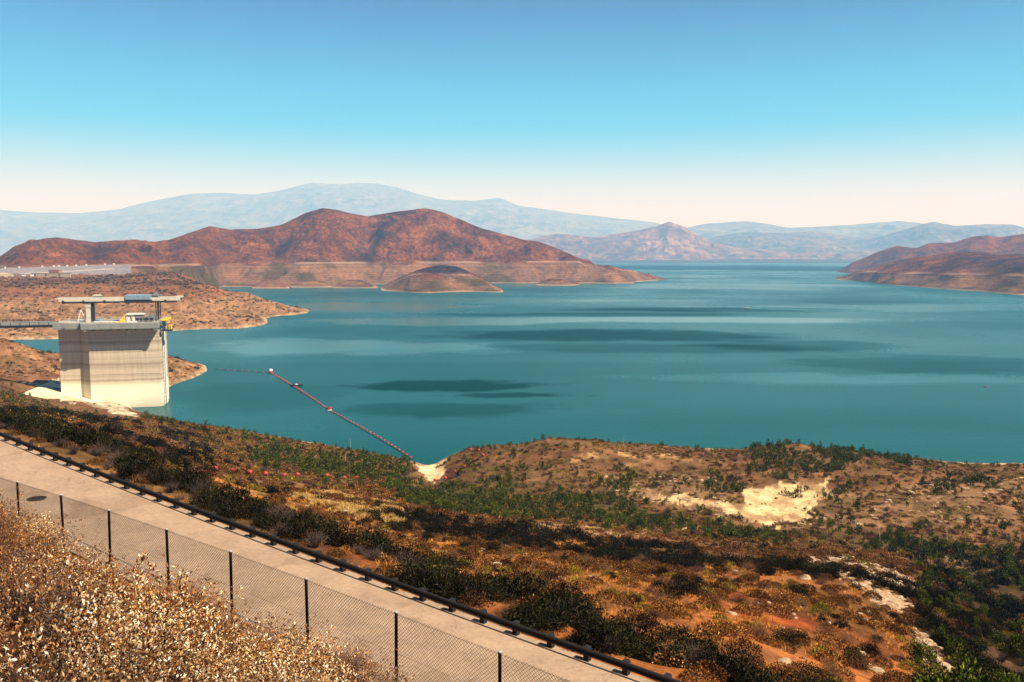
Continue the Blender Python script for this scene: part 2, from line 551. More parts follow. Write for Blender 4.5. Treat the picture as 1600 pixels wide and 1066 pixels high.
soil = np.tile(np.array([[0.19, 0.10, 0.045]]), (len(_px), 1))
far_m = smooth(450, 560, _YY2)[:, None]
soil = soil * (1 - far_m) + np.array([[0.27, 0.125, 0.050]]) * far_m
# bleached drawdown shore between the water and the old scrub line
shore = (smooth(26, 18, _Z2) * smooth(430, 520, _YY2))[:, None]
soil = soil * (1 - shore) + np.array([[0.34, 0.20, 0.10]]) * shore
edge = (smooth(1.6, 0.4, _Z2) * smooth(160, 220, _YY2))[:, None]
soil = soil * (1 - edge) + np.array([[0.50, 0.38, 0.23]]) * edge
scrub = (smooth(0.50, 0.62, vnoise(_XX2 / 60, _YY2 / 60, 77)) * smooth(28, 36, _Z2) * far_m[:, 0])[:, None]
soil = soil * (1 - scrub * .7) + np.array([[0.10, 0.045, 0.03]]) * scrub * .7
for nm, col, a in (('gully', (0.045, 0.028, 0.012), .9), ('greenband', (0.060, 0.055, 0.014), .75), ('pink', (0.27, 0.165, 0.078), 1), ('mid', (0.34, 0.20, 0.09), .8), ('orange', (0.34, 0.12, 0.030), .95), ('orange2', (0.48, 0.22, 0.07), 1),
                   ('red', (0.30, 0.06, 0.012), .8), ('sand', (0.72, 0.55, 0.29), 1), ('notch', (0.85, 0.68, 0.40), 1), ('pale', (0.50, 0.32, 0.14), .7),
                   ('rocky', (0.46, 0.30, 0.15), 1), ('rocky2', (0.5, 0.38, 0.25), 1), ('path', (0.45, 0.32, 0.2), 1), ('shorepale', (0.8, 0.72, 0.52), 1)):
    m = zone(nm) * a * (0.62 + 0.38 * smooth(.30, .48, vnoise(_XX2 / (_YY2 * .010), _YY2 ** .5 * 6, 99)))
    if nm == 'pale': m = m * smooth(.42, .55, vnoise(_XX2 / 5, _YY2 / 9, 98))
    if nm in ('sand', 'rocky', 'notch'): m = m * (0.25 + .75 * smooth(.32, .52, vnoise(_XX2 / 2.6, _YY2 / 7, 97) * .6 + vnoise(_XX2 / 9, _YY2 / 14, 96) * .4))
    soil = soil * (1 - m[:, None]) + np.array([col]) * m[:, None]
# thin olive and rust ground cover, in patches
_gc = smooth(.42, .62, vnoise(_XX2 / 6, _YY2 / 6, 141) * .5 + vnoise(_XX2 / 1.9, _YY2 / 1.9, 142) * .5) * (_YY2 > 30) * (1 - zone('sand')) * (1 - zone('notch'))
_gh = vnoise(_XX2 / 17, _YY2 / 17, 143)[:, None]
soil = soil * (1 - _gc[:, None] * .62) + (np.array([[0.070, 0.055, 0.012]]) * smooth(.3, .6, _gh) + np.array([[0.10, 0.040, 0.018]]) * (1 - smooth(.3, .6, _gh))) * _gc[:, None] * .62
# patches of bare ground everywhere
bare = smooth(0.55, 0.75, vnoise(_XX2 / 3.1, _YY2 / 3.1, 15) * .6 + vnoise(_XX2 / 11, _YY2 / 11, 16) * .4)[:, None]
soil = soil * (1 + bare * 0.35)
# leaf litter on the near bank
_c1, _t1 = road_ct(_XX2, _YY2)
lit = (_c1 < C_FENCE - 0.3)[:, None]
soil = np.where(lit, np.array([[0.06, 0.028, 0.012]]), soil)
verge = ((_c1 > C_FENCE - 0.3) & (_c1 < C_NEAR))[:, None]
soil = np.where(verge, np.array([[0.42, 0.22, 0.08]]), soil)

m_ground, nt, b = new_mat("dry_soil")
ca = nt.nodes.new('ShaderNodeVertexColor'); ca.layer_name = 'soil'
v = coord(nt)
n1 = noise_tex(nt, 0.9, 8, 0.7, v)
n2 = noise_tex(nt, 6.0, 6, 0.7, v)
n3 = noise_tex(nt, 0.08, 6, 0.65, v)
c = mix(nt, ca.outputs[0], ramp(nt, n1, [(0.3, (0.45, 0.42, 0.40)), (0.7, (1.35, 1.3, 1.25))]), 1.0, 'MULTIPLY')
c = mix(nt, c, ramp(nt, n2, [(0.3, (0.6, 0.58, 0.55)), (0.7, (1.3, 1.3, 1.3))]), 1.0, 'MULTIPLY')
c = mix(nt, c, ramp(nt, n3, [(0.35, (0.75, 0.68, 0.66)), (0.65, (1.2, 1.15, 1.1))]), 1.0, 'MULTIPLY')
nt.links.new(c, b.inputs['Base Color'])
b.inputs['Roughness'].default_value = 0.95
b.inputs['Specular IOR Level'].default_value = 0.1
bump(nt, b, n2, 0.6, 0.15)
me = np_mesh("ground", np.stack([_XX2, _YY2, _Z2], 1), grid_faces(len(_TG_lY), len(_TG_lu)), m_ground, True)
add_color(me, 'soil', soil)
tag(obj("ground", me), kind='structure')

# ------------------------------------------------------------------ lake bed / far plain and the water
m_bed = plain("lake_bed", (0.12, 0.10, 0.07), 0.95, 0, 0.3, 0.002)
me = np_mesh("lake_bed", [(-23000, -400, -14), (23000, -400, -14), (23000, 23400, -14), (-23000, 23400, -14)], [(0, 1, 2, 3)], m_bed)
tag(obj("lake_bed", me), kind='structure')

m_water, nt, b = new_mat("reservoir_water")
v = coord(nt)
vs = coord(nt, (1 / 420.0, 1 / 420.0, 1))
vs2 = coord(nt, (1 / 900.0, 1 / 260.0, 1))
big = noise_tex(nt, 1.0, 3, 0.5, vs, 0.6)
band = noise_tex(nt, 1.0, 4, 0.55, vs2, 0.8)
mm = nt.nodes.new('ShaderNodeMath'); mm.operation = 'ADD'
nt.links.new(big, mm.inputs[0]); nt.links.new(band, mm.inputs[1])
hm = nt.nodes.new('ShaderNodeMath'); hm.operation = 'MULTIPLY'; hm.inputs[1].default_value = 0.5
bdm = nt.nodes.new('ShaderNodeMapRange'); bdm.inputs['To Min'].default_value = 0.22; bdm.inputs['To Max'].default_value = 0.78; nt.links.new(band, bdm.inputs['Value']); nt.links.new(bdm.outputs[0], mm.inputs[1])
nt.links.new(mm.outputs[0], hm.inputs[0])
# wind patches and calm lanes whose places the photograph shows: (pixel x, y, half length m, half depth m, strength)
prev = hm.outputs[0]
WPATCH = [(690, 602, 62, 26, .28), (800, 618, 38, 10, .2), (950, 525, 170, 75, .24), (1050, 545, 150, 45, .12), (700, 640, 55, 26, .14), (1480, 570, 110, 70, .15), (1230, 540, 120, 50, .12),
          (700, 503, 150, 60, -.26), (1050, 500, 330, 60, -.20), (590, 545, 120, 60, -.2), (480, 540, 90, 80, -.2), (560, 480, 170, 150, -.32),
          (1150, 484, 260, 60, .2), (1100, 447, 600, 200, -.14), (800, 470, 250, 90, -.1), (1450, 480, 300, 110, -.16), (900, 492, 200, 40, .15), (1300, 590, 120, 30, -.1), (1130, 418, 1500, 1300, .30), (400, 620, 60, 60, .06)]
for px, py, rx, ry, st in WPATCH:
    X, Y, _ = at_height(px, py, 0)
    mp = nt.nodes.new('ShaderNodeMapping')
    g = nt.nodes.new('ShaderNodeNewGeometry')
    wob = nt.nodes.new('ShaderNodeTexNoise'); wob.inputs['Scale'].default_value = 1.3 / rx; wob.inputs['Detail'].default_value = 7; wob.inputs['Roughness'].default_value = 0.6
    nt.links.new(g.outputs['Position'], wob.inputs['Vector'])
    va = nt.nodes.new('ShaderNodeVectorMath'); va.operation = 'MULTIPLY_ADD'
    va.inputs[1].default_value = (rx * 2.0, ry * 1.7, 0); nt.links.new(wob.outputs['Color'], va.inputs[0]); nt.links.new(g.outputs['Position'], va.inputs[2])
    mp.inputs['Location'].default_value = (-(X + rx * 1.0) / rx, -(Y + ry * .85) / ry, 0)
    mp.inputs['Scale'].default_value = (1 / rx, 1 / ry, 0)
    nt.links.new(va.outputs[0], mp.inputs['Vector'])
    ln = nt.nodes.new('ShaderNodeVectorMath'); ln.operation = 'LENGTH'; nt.links.new(mp.outputs[0], ln.inputs[0])
    mr = nt.nodes.new('ShaderNodeMapRange'); mr.interpolation_type = 'SMOOTHSTEP'
    mr.inputs['From Min'].default_value = 1.15; mr.inputs['From Max'].default_value = 0.55
    mr.inputs['To Min'].default_value = 0; mr.inputs['To Max'].default_value = st
    nt.links.new(ln.outputs['Value'], mr.inputs['Value'])
    ad = nt.nodes.new('ShaderNodeMath'); ad.operation = 'ADD'
    nt.links.new(prev, ad.inputs[0]); nt.links.new(mr.outputs[0], ad.inputs[1])
    prev = ad.outputs[0]
ruf = nt.nodes.new('ShaderNodeMapRange')
ruf.inputs['From Min'].default_value = 0.28; ruf.inputs['From Max'].default_value = 0.75
ruf.inputs['To Min'].default_value = 0.04; ruf.inputs['To Max'].default_value = 1.0
nt.links.new(prev, ruf.inputs['Value'])
rough = nt.nodes.new('ShaderNodeMapRange')
rough.inputs['To Min'].default_value = 0.16; rough.inputs['To Max'].default_value = 0.42
nt.links.new(ruf.outputs[0], rough.inputs['Value']); nt.links.new(rough.outputs[0], b.inputs['Roughness'])
spl = nt.nodes.new('ShaderNodeMapRange')
spl.inputs['To Min'].default_value = 0.15; spl.inputs['To Max'].default_value = 0.01
nt.links.new(ruf.outputs[0], spl.inputs['Value']); nt.links.new(spl.outputs[0], b.inputs['Specular IOR Level'])
wc = ramp(nt, ruf.outputs[0], [(0.0, (0.0006, 0.105, 0.108)), (1.0, (0.0002, 0.036, 0.041))])  # brighter calm lanes: part of their sky reflection is put into the colour
nt.links.new(wc, b.inputs['Base Color'])
b.inputs['IOR'].default_value = 1.33
w1 = noise_tex(nt, 0.55, 4, 0.6, coord(nt, (1, 1.9, 1)))
w2 = noise_tex(nt, 0.12, 3, 0.5, coord(nt, (1, 2.2, 1)))
wm = mix(nt, w1, w2, 0.4)
bp = nt.nodes.new('ShaderNodeBump'); bp.inputs['Distance'].default_value = 0.7
sm = nt.nodes.new('ShaderNodeMath'); sm.operation = 'MULTIPLY'; sm.inputs[1].default_value = 0.55
nt.links.new(ruf.outputs[0], sm.inputs[0]); nt.links.new(sm.outputs[0], bp.inputs['Strength'])
nt.links.new(wm, bp.inputs['Height']); nt.links.new(bp.outputs[0], b.inputs['Normal'])
me = np_mesh("lake_water", [(-9000, 150, 0), (9000, 150, 0), (9000, 10500, 0), (-9000, 10500, 0)], [(0, 1, 2, 3)], m_water)
tag(obj("lake_water", me), kind='structure')

# ------------------------------------------------------------------ hills and mountains
def hill_mat(name, lo, mid, hi, dark, s1, s2, bumpd, band=True):
    m, nt, b = new_mat(name)
    ca = nt.nodes.new('ShaderNodeVertexColor'); ca.layer_name = 'tint'
    v = coord(nt)
    n1 = noise_tex(nt, s1, 8, 0.68, v, 0.3)
    n2 = noise_tex(nt, s2, 6, 0.7, v)
    c = ramp(nt, n1, [(0.30, dark), (0.42, lo), (0.55, mid), (0.72, hi)])
    c = mix(nt, c, ramp(nt, n2, [(0.42, (0.20, 0.19, 0.18)), (0.56, (1.2, 1.15, 1.1))]), 0.85, 'MULTIPLY')
    sp = nt.nodes.new('ShaderNodeSeparateColor'); nt.links.new(ca.outputs[0], sp.inputs[0])
    if band:
        g = nt.nodes.new('ShaderNodeNewGeometry')
        sx = nt.nodes.new('ShaderNodeSeparateXYZ'); nt.links.new(g.outputs['Position'], sx.inputs[0])
        wv = nt.nodes.new('ShaderNodeTexNoise'); wv.noise_dimensions = '1D'; wv.inputs['Scale'].default_value = 0.45; wv.inputs['Detail'].default_value = 4
        jz = nt.nodes.new('ShaderNodeMath'); jz.operation = 'MULTIPLY_ADD'; jz.inputs[1].default_value = 14
        nt.links.new(n1, jz.inputs[0]); nt.links.new(sx.outputs['Z'], jz.inputs[2]); nt.links.new(jz.outputs[0], wv.inputs['W'])
        st = ramp(nt, wv.outputs[0], [(0.32, (0.13, 0.066, 0.032)), (0.5, (0.19, 0.098, 0.047)), (0.72, (0.27, 0.155, 0.083))])
        nb = noise_tex(nt, 0.012, 5, 0.6, v)
        st = mix(nt, st, ramp(nt, nb, [(0.38, (1.25, 1.1, 0.95)), (0.50, (0.85, 0.8, 0.75)), (0.60, (0.36, 0.42, 0.22))]), 0.95, 'MULTIPLY')
        st = mix(nt, st, ramp(nt, n2, [(0.36, (0.5, 0.5, 0.5)), (0.55, (1.1, 1.1, 1.1))]), 0.7, 'MULTIPLY')
        c = mix(nt, c, st, sp.outputs[0])
        c = mix(nt, c, (0.42, 0.29, 0.18), sp.outputs[2])
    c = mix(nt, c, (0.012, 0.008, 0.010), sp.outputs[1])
    nt.links.new(c, b.inputs['Base Color'])
    b.inputs['Roughness'].default_value = 1.0
    b.inputs['Specular IOR Level'].default_value = 0.05
    bump(nt, b, n1, 1.0, bumpd * 1.6)
    return m

def ip(pts, x):
    p = np.array(sorted(pts), float)
    return np.interp(x, p[:, 0], p[:, 1])

def smooth_ip(pts, x, w=3):
    """interpolated and lightly rounded so no profile has hard corners"""
    xs = np.concatenate([[x] ] ) if False else x
    return sum(ip(pts, xs + d) * k for d, k in ((-w, .25), (0, .5), (w, .25)))

def make_range(name, px0, px1, ncol, crest, crestY, shoreY, baseZ, mat, nrow=160, band=None, bandrun=110, rough=22, nscale=160, seed=1, dark=(), gully=(), back=0.55, power=1.0, crag=0.0, wr=3):
    px = np.linspace(px0, px1, ncol)
    u, _ = ray(px, np.full(ncol, 420.0))
    cy = smooth_ip(crest, px, wr)
    Yc = ip(crestY, px); Ys = ip(shoreY, px)
    _, sc = ray(px, cy)
    zc = H - sc * Yc
    t = np.concatenate([np.linspace(-0.12, 1, nrow), np.linspace(1, 1 + back, nrow // 4)[1:]])
    if band is not None: Ys = Ys + fbm(px / 75, px * 0 + seed, seed + 7, 2) * bandrun * .7 * np.clip((px - px0) / 40, 0, 1) * np.clip((px1 - px) / 60, 0, 1)
    T, U = np.meshgrid(t, u, indexing='ij')
    PX = np.broadcast_to(px, T.shape)
    Y = Ys + (Yc - Ys) * T
    X = U * Y
    bz = np.broadcast_to(baseZ if np.isscalar(baseZ) else ip(baseZ, px), T.shape)
    ZC = np.broadcast_to(zc, T.shape)
    if band is not None:
        zb = ip(band, px)
        zb = np.minimum(zb, zc)
        tb = np.clip(bandrun / np.maximum(Yc - Ys, 1), 0.05, 0.9)
        run = np.clip(T / tb, 0, 1)
        z1 = zb * (0.72 * run + 0.28 * run ** 0.5)
        tt = np.clip((T - tb * 1.06) / (1 - tb * 1.06), 0, 1)
        z = z1 + (ZC - zb) * (tt ** power * (1 - 0.35 * tt) / 0.65)
        env = np.sin(np.pi * np.clip(tt, 0, 1)) ** 0.7
        env1 = np.sin(np.pi * run) * 1.25
    else:
        tt = np.clip(T, 0, 1)
        z = bz + (ZC - bz) * (tt ** power * (1 - 0.3 * tt) / 0.7)
        env = np.sin(np.pi * tt) ** 0.7
        env1 = 0 * env
        zb = np.zeros(ncol); run = np.ones(T.shape)
    wx = fbm(X / nscale, Y / nscale, seed + 20, 3) * 0.6
    rg = ridged(X / nscale + wx, Y / (nscale * 2.2) + wx, seed, 5)
    z = z + (rg - 0.72) * rough * 2.0 * env + (rg - 0.72) * rough * env1
    rg2 = ridged(X / (nscale * .3) + wx * 2, Y / (nscale * .75) + wx * 2, seed + 40, 4)
    z = z + (rg2 - 0.72) * rough * .85 * env + (rg2 - 0.72) * rough * .45 * env1
    for gx0, gy0, gx1, gy1, w, dep in gully:
        # a ravine from (gx0, gy0) down to (gx1, gy1), as seen over the rows of the slope
        pyy = to_px(X, Y, z)[1]
        f = np.clip((pyy - gy0) / (gy1 - gy0), 0, 1)
        gx = gx0 + (gx1 - gx0) * f + fbm(pyy / 15, 0 * pyy, 9, 2) * 8
        d = (PX - gx) / w
        z = z - dep * np.exp(-d * d) * env
    if crag: z = z + fbm(X / (nscale * .18), Y / (nscale * .18), seed + 50, 4) * crag * np.clip(env + .35 * (T > .9), 0, 1)
    bk = np.clip(T - 1, 0, None)
    z = np.where(T > 1, ZC - (ZC - np.minimum(bz, 0) + 8) * smooth(0, back, bk), z)
    z = np.where(T < 0, -60 * np.abs(T) + bz * 0 + np.where(np.abs(bz) > 0, bz, 0), z)
    PY = to_px(X, Y, z)[1]
    tint = np.zeros(T.shape + (3,))
    if band is not None:
        edge = zb + fbm(X / 60, Y / 60, seed + 5, 4) * 9 - 2
        tint[..., 0] = smooth(edge + 1.5, edge - 1.5, z) * (T < 0.8)
        tint[..., 2] = np.exp(-((z - zb - 1.0) / 2.2) ** 2) * (T < 0.7) * smooth(.45, .7, vnoise(X / 60, Y / 60, seed + 3)) * .6 + smooth(2.2, 0.6, z) * (T < .5) * .8
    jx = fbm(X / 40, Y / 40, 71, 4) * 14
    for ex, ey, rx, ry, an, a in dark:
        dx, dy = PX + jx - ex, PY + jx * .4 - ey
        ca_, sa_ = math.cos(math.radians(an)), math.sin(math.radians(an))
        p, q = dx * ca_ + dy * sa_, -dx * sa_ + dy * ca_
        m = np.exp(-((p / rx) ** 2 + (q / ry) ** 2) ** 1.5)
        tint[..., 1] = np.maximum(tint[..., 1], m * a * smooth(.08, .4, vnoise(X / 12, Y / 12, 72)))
    me = np_mesh(name, np.stack([X, Y, z], -1).reshape(-1, 3), grid_faces(len(t), ncol), mat, True)
    add_color(me, 'tint', tint.reshape(-1, 3))
    o = obj(name, me)
    tag(o, kind='structure')
    return o

m_hill = hill_mat("scrub_hill", (0.095, 0.030, 0.010), (0.19, 0.060, 0.016), (0.32, 0.125, 0.038), (0.028, 0.012, 0.008), 0.013, 0.11, 10)
CREST = [(-160, 440), (-60, 425), (0, 402), (25, 386), (50, 376), (90, 371), (120, 375), (150, 379), (180, 376), (205, 375), (240, 380), (265, 375), (290, 367), (330, 353), (360, 359), (400, 358), (440, 352), (480, 333),
         (505, 325), (530, 328), (550, 334), (575, 338), (600, 334), (625, 330), (645, 328), (665, 325), (690, 331), (720, 343), (750, 356), (790, 367), (820, 375), (840, 377), (870, 388), (900, 401),
         (915, 407), (935, 415), (975, 421), (1000, 425), (1025, 432), (1045, 437), (1060, 441)]
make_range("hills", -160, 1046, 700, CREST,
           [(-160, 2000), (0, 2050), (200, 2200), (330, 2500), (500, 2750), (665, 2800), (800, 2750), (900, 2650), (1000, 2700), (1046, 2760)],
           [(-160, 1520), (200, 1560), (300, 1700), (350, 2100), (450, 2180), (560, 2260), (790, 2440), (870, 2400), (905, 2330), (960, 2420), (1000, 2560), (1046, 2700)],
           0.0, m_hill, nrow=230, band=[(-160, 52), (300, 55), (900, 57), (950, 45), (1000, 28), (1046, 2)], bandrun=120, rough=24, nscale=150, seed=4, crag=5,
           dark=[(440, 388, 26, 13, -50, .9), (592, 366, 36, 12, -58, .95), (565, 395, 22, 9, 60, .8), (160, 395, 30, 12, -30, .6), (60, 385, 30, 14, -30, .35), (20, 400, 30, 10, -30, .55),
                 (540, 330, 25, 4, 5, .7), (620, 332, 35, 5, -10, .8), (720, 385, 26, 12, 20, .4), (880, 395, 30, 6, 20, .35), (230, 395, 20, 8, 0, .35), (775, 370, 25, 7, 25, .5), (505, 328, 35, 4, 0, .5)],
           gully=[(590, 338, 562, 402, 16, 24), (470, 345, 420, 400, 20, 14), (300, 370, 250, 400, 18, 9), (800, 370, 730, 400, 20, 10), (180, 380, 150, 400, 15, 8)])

# the low headland with a dark scrub cap
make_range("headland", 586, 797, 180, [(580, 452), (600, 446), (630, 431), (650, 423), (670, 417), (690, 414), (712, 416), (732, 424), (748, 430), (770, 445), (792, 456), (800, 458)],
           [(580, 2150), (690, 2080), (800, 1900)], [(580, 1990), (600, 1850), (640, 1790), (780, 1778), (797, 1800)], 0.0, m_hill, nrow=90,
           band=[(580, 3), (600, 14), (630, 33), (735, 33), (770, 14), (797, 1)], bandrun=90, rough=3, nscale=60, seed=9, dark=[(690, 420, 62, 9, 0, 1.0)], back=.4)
for _k, (xa, xb, yt, ys, yd) in enumerate(((455, 520, 438, 446, 2170), (520, 590, 437, 447, 2140), (838, 905, 434, 443, 2330), (930, 990, 431, 440, 2480))):
    make_range("shore_spit", xa, xb, 60, [(xa, ys), (xa * .7 + xb * .3, yt + 1), (xa * .4 + xb * .6, yt), (xb, ys)], [(xa, yd), (xb, yd)], [(xa, yd - 110), (xb, yd - 110)], 0.0, m_hill, nrow=30,
               band=[(xa, 3), (xa * .5 + xb * .5, 40), (xb, 3)], bandrun=90, rough=4, nscale=50, seed=90 + _k, back=.4)
make_range("shore_knoll", 388, 456, 70, [(385, 452), (400, 443), (418, 436), (435, 439), (450, 446), (458, 452)], [(385, 2160), (458, 2160)], [(385, 2010), (458, 2010)], 0.0, m_hill, nrow=40,
           band=[(385, 4), (415, 30), (458, 4)], bandrun=80, rough=2, nscale=60, seed=19, back=.3)
# right shore: low bleached point, near hill, hill behind
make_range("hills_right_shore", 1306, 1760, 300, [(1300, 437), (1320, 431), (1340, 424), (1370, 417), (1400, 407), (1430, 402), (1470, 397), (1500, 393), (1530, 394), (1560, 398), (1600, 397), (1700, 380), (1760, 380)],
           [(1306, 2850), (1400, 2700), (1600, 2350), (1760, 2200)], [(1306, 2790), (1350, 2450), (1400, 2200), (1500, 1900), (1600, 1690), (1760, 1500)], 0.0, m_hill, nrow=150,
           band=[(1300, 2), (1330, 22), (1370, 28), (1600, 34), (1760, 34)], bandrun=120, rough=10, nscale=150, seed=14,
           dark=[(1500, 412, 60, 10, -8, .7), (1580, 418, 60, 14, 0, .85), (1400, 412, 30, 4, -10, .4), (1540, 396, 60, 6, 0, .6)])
make_range("hills_right_back", 1300, 1760, 260, [(1300, 428), (1312, 422), (1330, 411), (1345, 405), (1370, 394), (1400, 384), (1430, 388), (1450, 380), (1490, 379), (1515, 370), (1540, 368), (1560, 371), (1600, 365), (1700, 350), (1760, 350)],
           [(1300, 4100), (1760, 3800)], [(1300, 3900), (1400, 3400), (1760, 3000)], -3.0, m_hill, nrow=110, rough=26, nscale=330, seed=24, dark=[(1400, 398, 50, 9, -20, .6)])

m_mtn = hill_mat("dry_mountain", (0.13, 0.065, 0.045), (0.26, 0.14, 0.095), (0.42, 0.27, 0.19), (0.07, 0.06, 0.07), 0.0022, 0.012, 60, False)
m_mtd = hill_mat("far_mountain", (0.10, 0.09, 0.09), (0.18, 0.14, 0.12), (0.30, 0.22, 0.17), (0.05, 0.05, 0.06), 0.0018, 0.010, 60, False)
m_mtf = hill_mat("horizon_mountain", (0.15, 0.14, 0.135), (0.19, 0.175, 0.165), (0.24, 0.215, 0.195), (0.12, 0.115, 0.11), 0.0014, 0.006, 6, False)  # pale, even rock colour with some of the distance haze painted in
# far shore, the long dam and the ranges in the haze
make_range("far_shore", 880, 1420, 200, [(880, 404), (1000, 404), (1340, 405), (1420, 403)], [(880, 10000), (1420, 9800)], [(880, 9350), (1330, 8900), (1420, 8600)], 0.0, m_mtd, nrow=24, rough=2, nscale=300, seed=31,
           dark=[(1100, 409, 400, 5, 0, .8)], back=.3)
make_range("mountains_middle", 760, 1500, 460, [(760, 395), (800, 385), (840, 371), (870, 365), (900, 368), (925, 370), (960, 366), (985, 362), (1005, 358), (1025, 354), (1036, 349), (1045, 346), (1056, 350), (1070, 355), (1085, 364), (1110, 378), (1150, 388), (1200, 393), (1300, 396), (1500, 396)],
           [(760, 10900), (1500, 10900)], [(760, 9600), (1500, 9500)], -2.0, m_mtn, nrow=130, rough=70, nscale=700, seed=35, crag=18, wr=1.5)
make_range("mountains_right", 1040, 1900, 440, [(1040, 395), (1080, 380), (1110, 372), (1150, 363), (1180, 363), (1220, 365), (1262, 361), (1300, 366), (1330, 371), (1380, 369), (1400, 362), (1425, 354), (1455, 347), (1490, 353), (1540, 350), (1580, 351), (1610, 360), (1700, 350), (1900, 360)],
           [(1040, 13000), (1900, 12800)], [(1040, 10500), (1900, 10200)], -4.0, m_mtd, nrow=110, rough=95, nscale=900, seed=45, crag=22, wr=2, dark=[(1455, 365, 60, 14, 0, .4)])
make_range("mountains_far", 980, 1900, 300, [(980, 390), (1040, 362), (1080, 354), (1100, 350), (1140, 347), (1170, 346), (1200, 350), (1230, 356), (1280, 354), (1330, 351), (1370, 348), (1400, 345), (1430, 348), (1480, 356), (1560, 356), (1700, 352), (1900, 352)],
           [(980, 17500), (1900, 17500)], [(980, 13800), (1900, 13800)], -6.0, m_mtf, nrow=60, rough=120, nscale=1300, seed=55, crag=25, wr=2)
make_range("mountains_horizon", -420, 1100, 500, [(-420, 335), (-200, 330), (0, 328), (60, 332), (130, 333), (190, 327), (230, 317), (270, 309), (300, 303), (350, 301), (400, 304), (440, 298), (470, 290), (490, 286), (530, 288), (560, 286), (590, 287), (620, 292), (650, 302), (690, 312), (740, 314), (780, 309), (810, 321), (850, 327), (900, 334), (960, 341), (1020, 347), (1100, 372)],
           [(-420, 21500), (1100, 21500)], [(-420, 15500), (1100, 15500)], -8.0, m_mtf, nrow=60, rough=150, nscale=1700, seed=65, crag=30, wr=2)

# ------------------------------------------------------------------ the air between
haze_m = bpy.data.materials.new("haze")
haze_m.use_nodes = True
hn, hl = haze_m.node_tree.nodes, haze_m.node_tree.links
hn.clear()
ho = hn.new('ShaderNodeOutputMaterial')
hv = hn.new('ShaderNodeVolumePrincipled')
hv.inputs['Color'].default_value = (0.27, 0.58, 1.0, 1)
hv.inputs['Absorption Color'].default_value = (1, 1, 1, 1)
hv.inputs['Density'].default_value = 0.000098
hv.inputs['Anisotropy'].default_value = 0.0
hl.new(hv.outputs[0], ho.inputs['Volume'])
hz = MB().box(-24000, 24000, -600, 23600, -75, 1990).build("haze", haze_m)
tag(hz, kind='stuff')
# ------------------------------------------------------------------ road
m_road, nt, b = new_mat("worn_asphalt")
v = coord(nt)
n1 = noise_tex(nt, 45, 4, 0.8, v); n2 = noise_tex(nt, 0.7, 5, 0.6, v); n3 = noise_tex(nt, 5, 5, 0.7, v)
c = ramp(nt, n1, [(0.3, (0.26, 0.175, 0.115)), (0.7, (0.45, 0.32, 0.215))])
c = mix(nt, c, ramp(nt, n2, [(0.3, (0.82, 0.80, 0.80)), (0.7, (1.12, 1.1, 1.08))]), 1.0, 'MULTIPLY')
c = mix(nt, c, ramp(nt, n3, [(0.35, (0.85, 0.85, 0.85)), (0.6, (1.05, 1.05, 1.05))]), 1.0, 'MULTIPLY')
vo = nt.nodes.new('ShaderNodeTexVoronoi'); vo.feature = 'DISTANCE_TO_EDGE'; vo.inputs['Scale'].default_value = 0.22
vd = nt.nodes.new('ShaderNodeVectorMath'); vd.operation = 'MULTIPLY_ADD'; vd.inputs[1].default_value = (1.2, 1.2, 0)
nn = nt.nodes.new('ShaderNodeTexNoise'); nn.inputs['Scale'].default_value = 1.5; nn.inputs['Detail'].default_value = 5
nt.links.new(v, nn.inputs['Vector']); nt.links.new(nn.outputs['Color'], vd.inputs[0]); nt.links.new(v, vd.inputs[2]); nt.links.new(vd.outputs[0], vo.inputs['Vector'])
ck = ramp(nt, vo.outputs['Distance'], [(0.0, (0.45, 0.4, 0.38)), (0.0045, (1, 1, 1))])
c = mix(nt, c, ck, 0.55, 'MULTIPLY')
pt = noise_tex(nt, 0.35, 3, 0.5, v, 1.2)
c = mix(nt, c, ramp(nt, pt, [(0.60, (1, 1, 1)), (0.63, (0.80, 0.78, 0.76))]), 0.8, 'MULTIPLY')
nt.links.new(c, b.inputs['Base Color'])
b.inputs['Roughness'].default_value = 0.9
b.inputs['Specular IOR Level'].default_value = 0.2
bump(nt, b, n1, 0.4, 0.01)
_ts = np.linspace(-72, 42, 160)
_cs = np.linspace(C_NEAR, C_FAR, 9)
V = []
for t in _ts:
    for c_ in _cs:
        x, y = road_xy(c_, t)
        crown = 0.03 * (1 - ((c_ - 19.4) / 3.0) ** 2)
        V.append((x, y, float(road_z(t)) - 0.03 + crown))
tag(obj("road", np_mesh("road", V, grid_faces(len(_ts), len(_cs)), m_road, True)), kind='structure')
# the concrete edge strip along the fence side
m_gut = plain("edge_concrete", (0.30, 0.235, 0.20), 0.9, 0, 0.2, 8)
V = []
for t in _ts:
    for c_, dz in ((C_NEAR - 0.12, 0.0), (C_NEAR + 0.75, 0.045)):
        x, y = road_xy(c_, t)
        V.append((x, y, float(road_z(t)) - 0.03 + 0.012 + dz * 0.4))
m_line = plain("gutter_seam", (0.13, 0.10, 0.09), 0.9, 0, 0.3, 10)
V = []
for t in _ts:
    for c_ in (C_NEAR + 0.72, C_NEAR + 0.79):
        x, y = road_xy(c_, t)
        V.append((x, y, float(road_z(t)) - 0.03 + 0.03 * (1 - ((c_ - 19.4) / 3.0) ** 2) + 0.006))
tag(obj("road_seam", np_mesh("road_seam", V, grid_faces(len(_ts), 2), m_line)), kind='structure')

def road_point(px, py):
    """point of the road surface on the sight line through a pixel"""
    u, s = ray(px, py)
    Ys = np.linspace(12, 70, 6000)
    t = road_ct(u * Ys, Ys)[1]
    k = np.argmax(road_z(t) >= H - s * Ys)
    return float(u * Ys[k]), float(Ys[k]), float(road_z(t[k]))

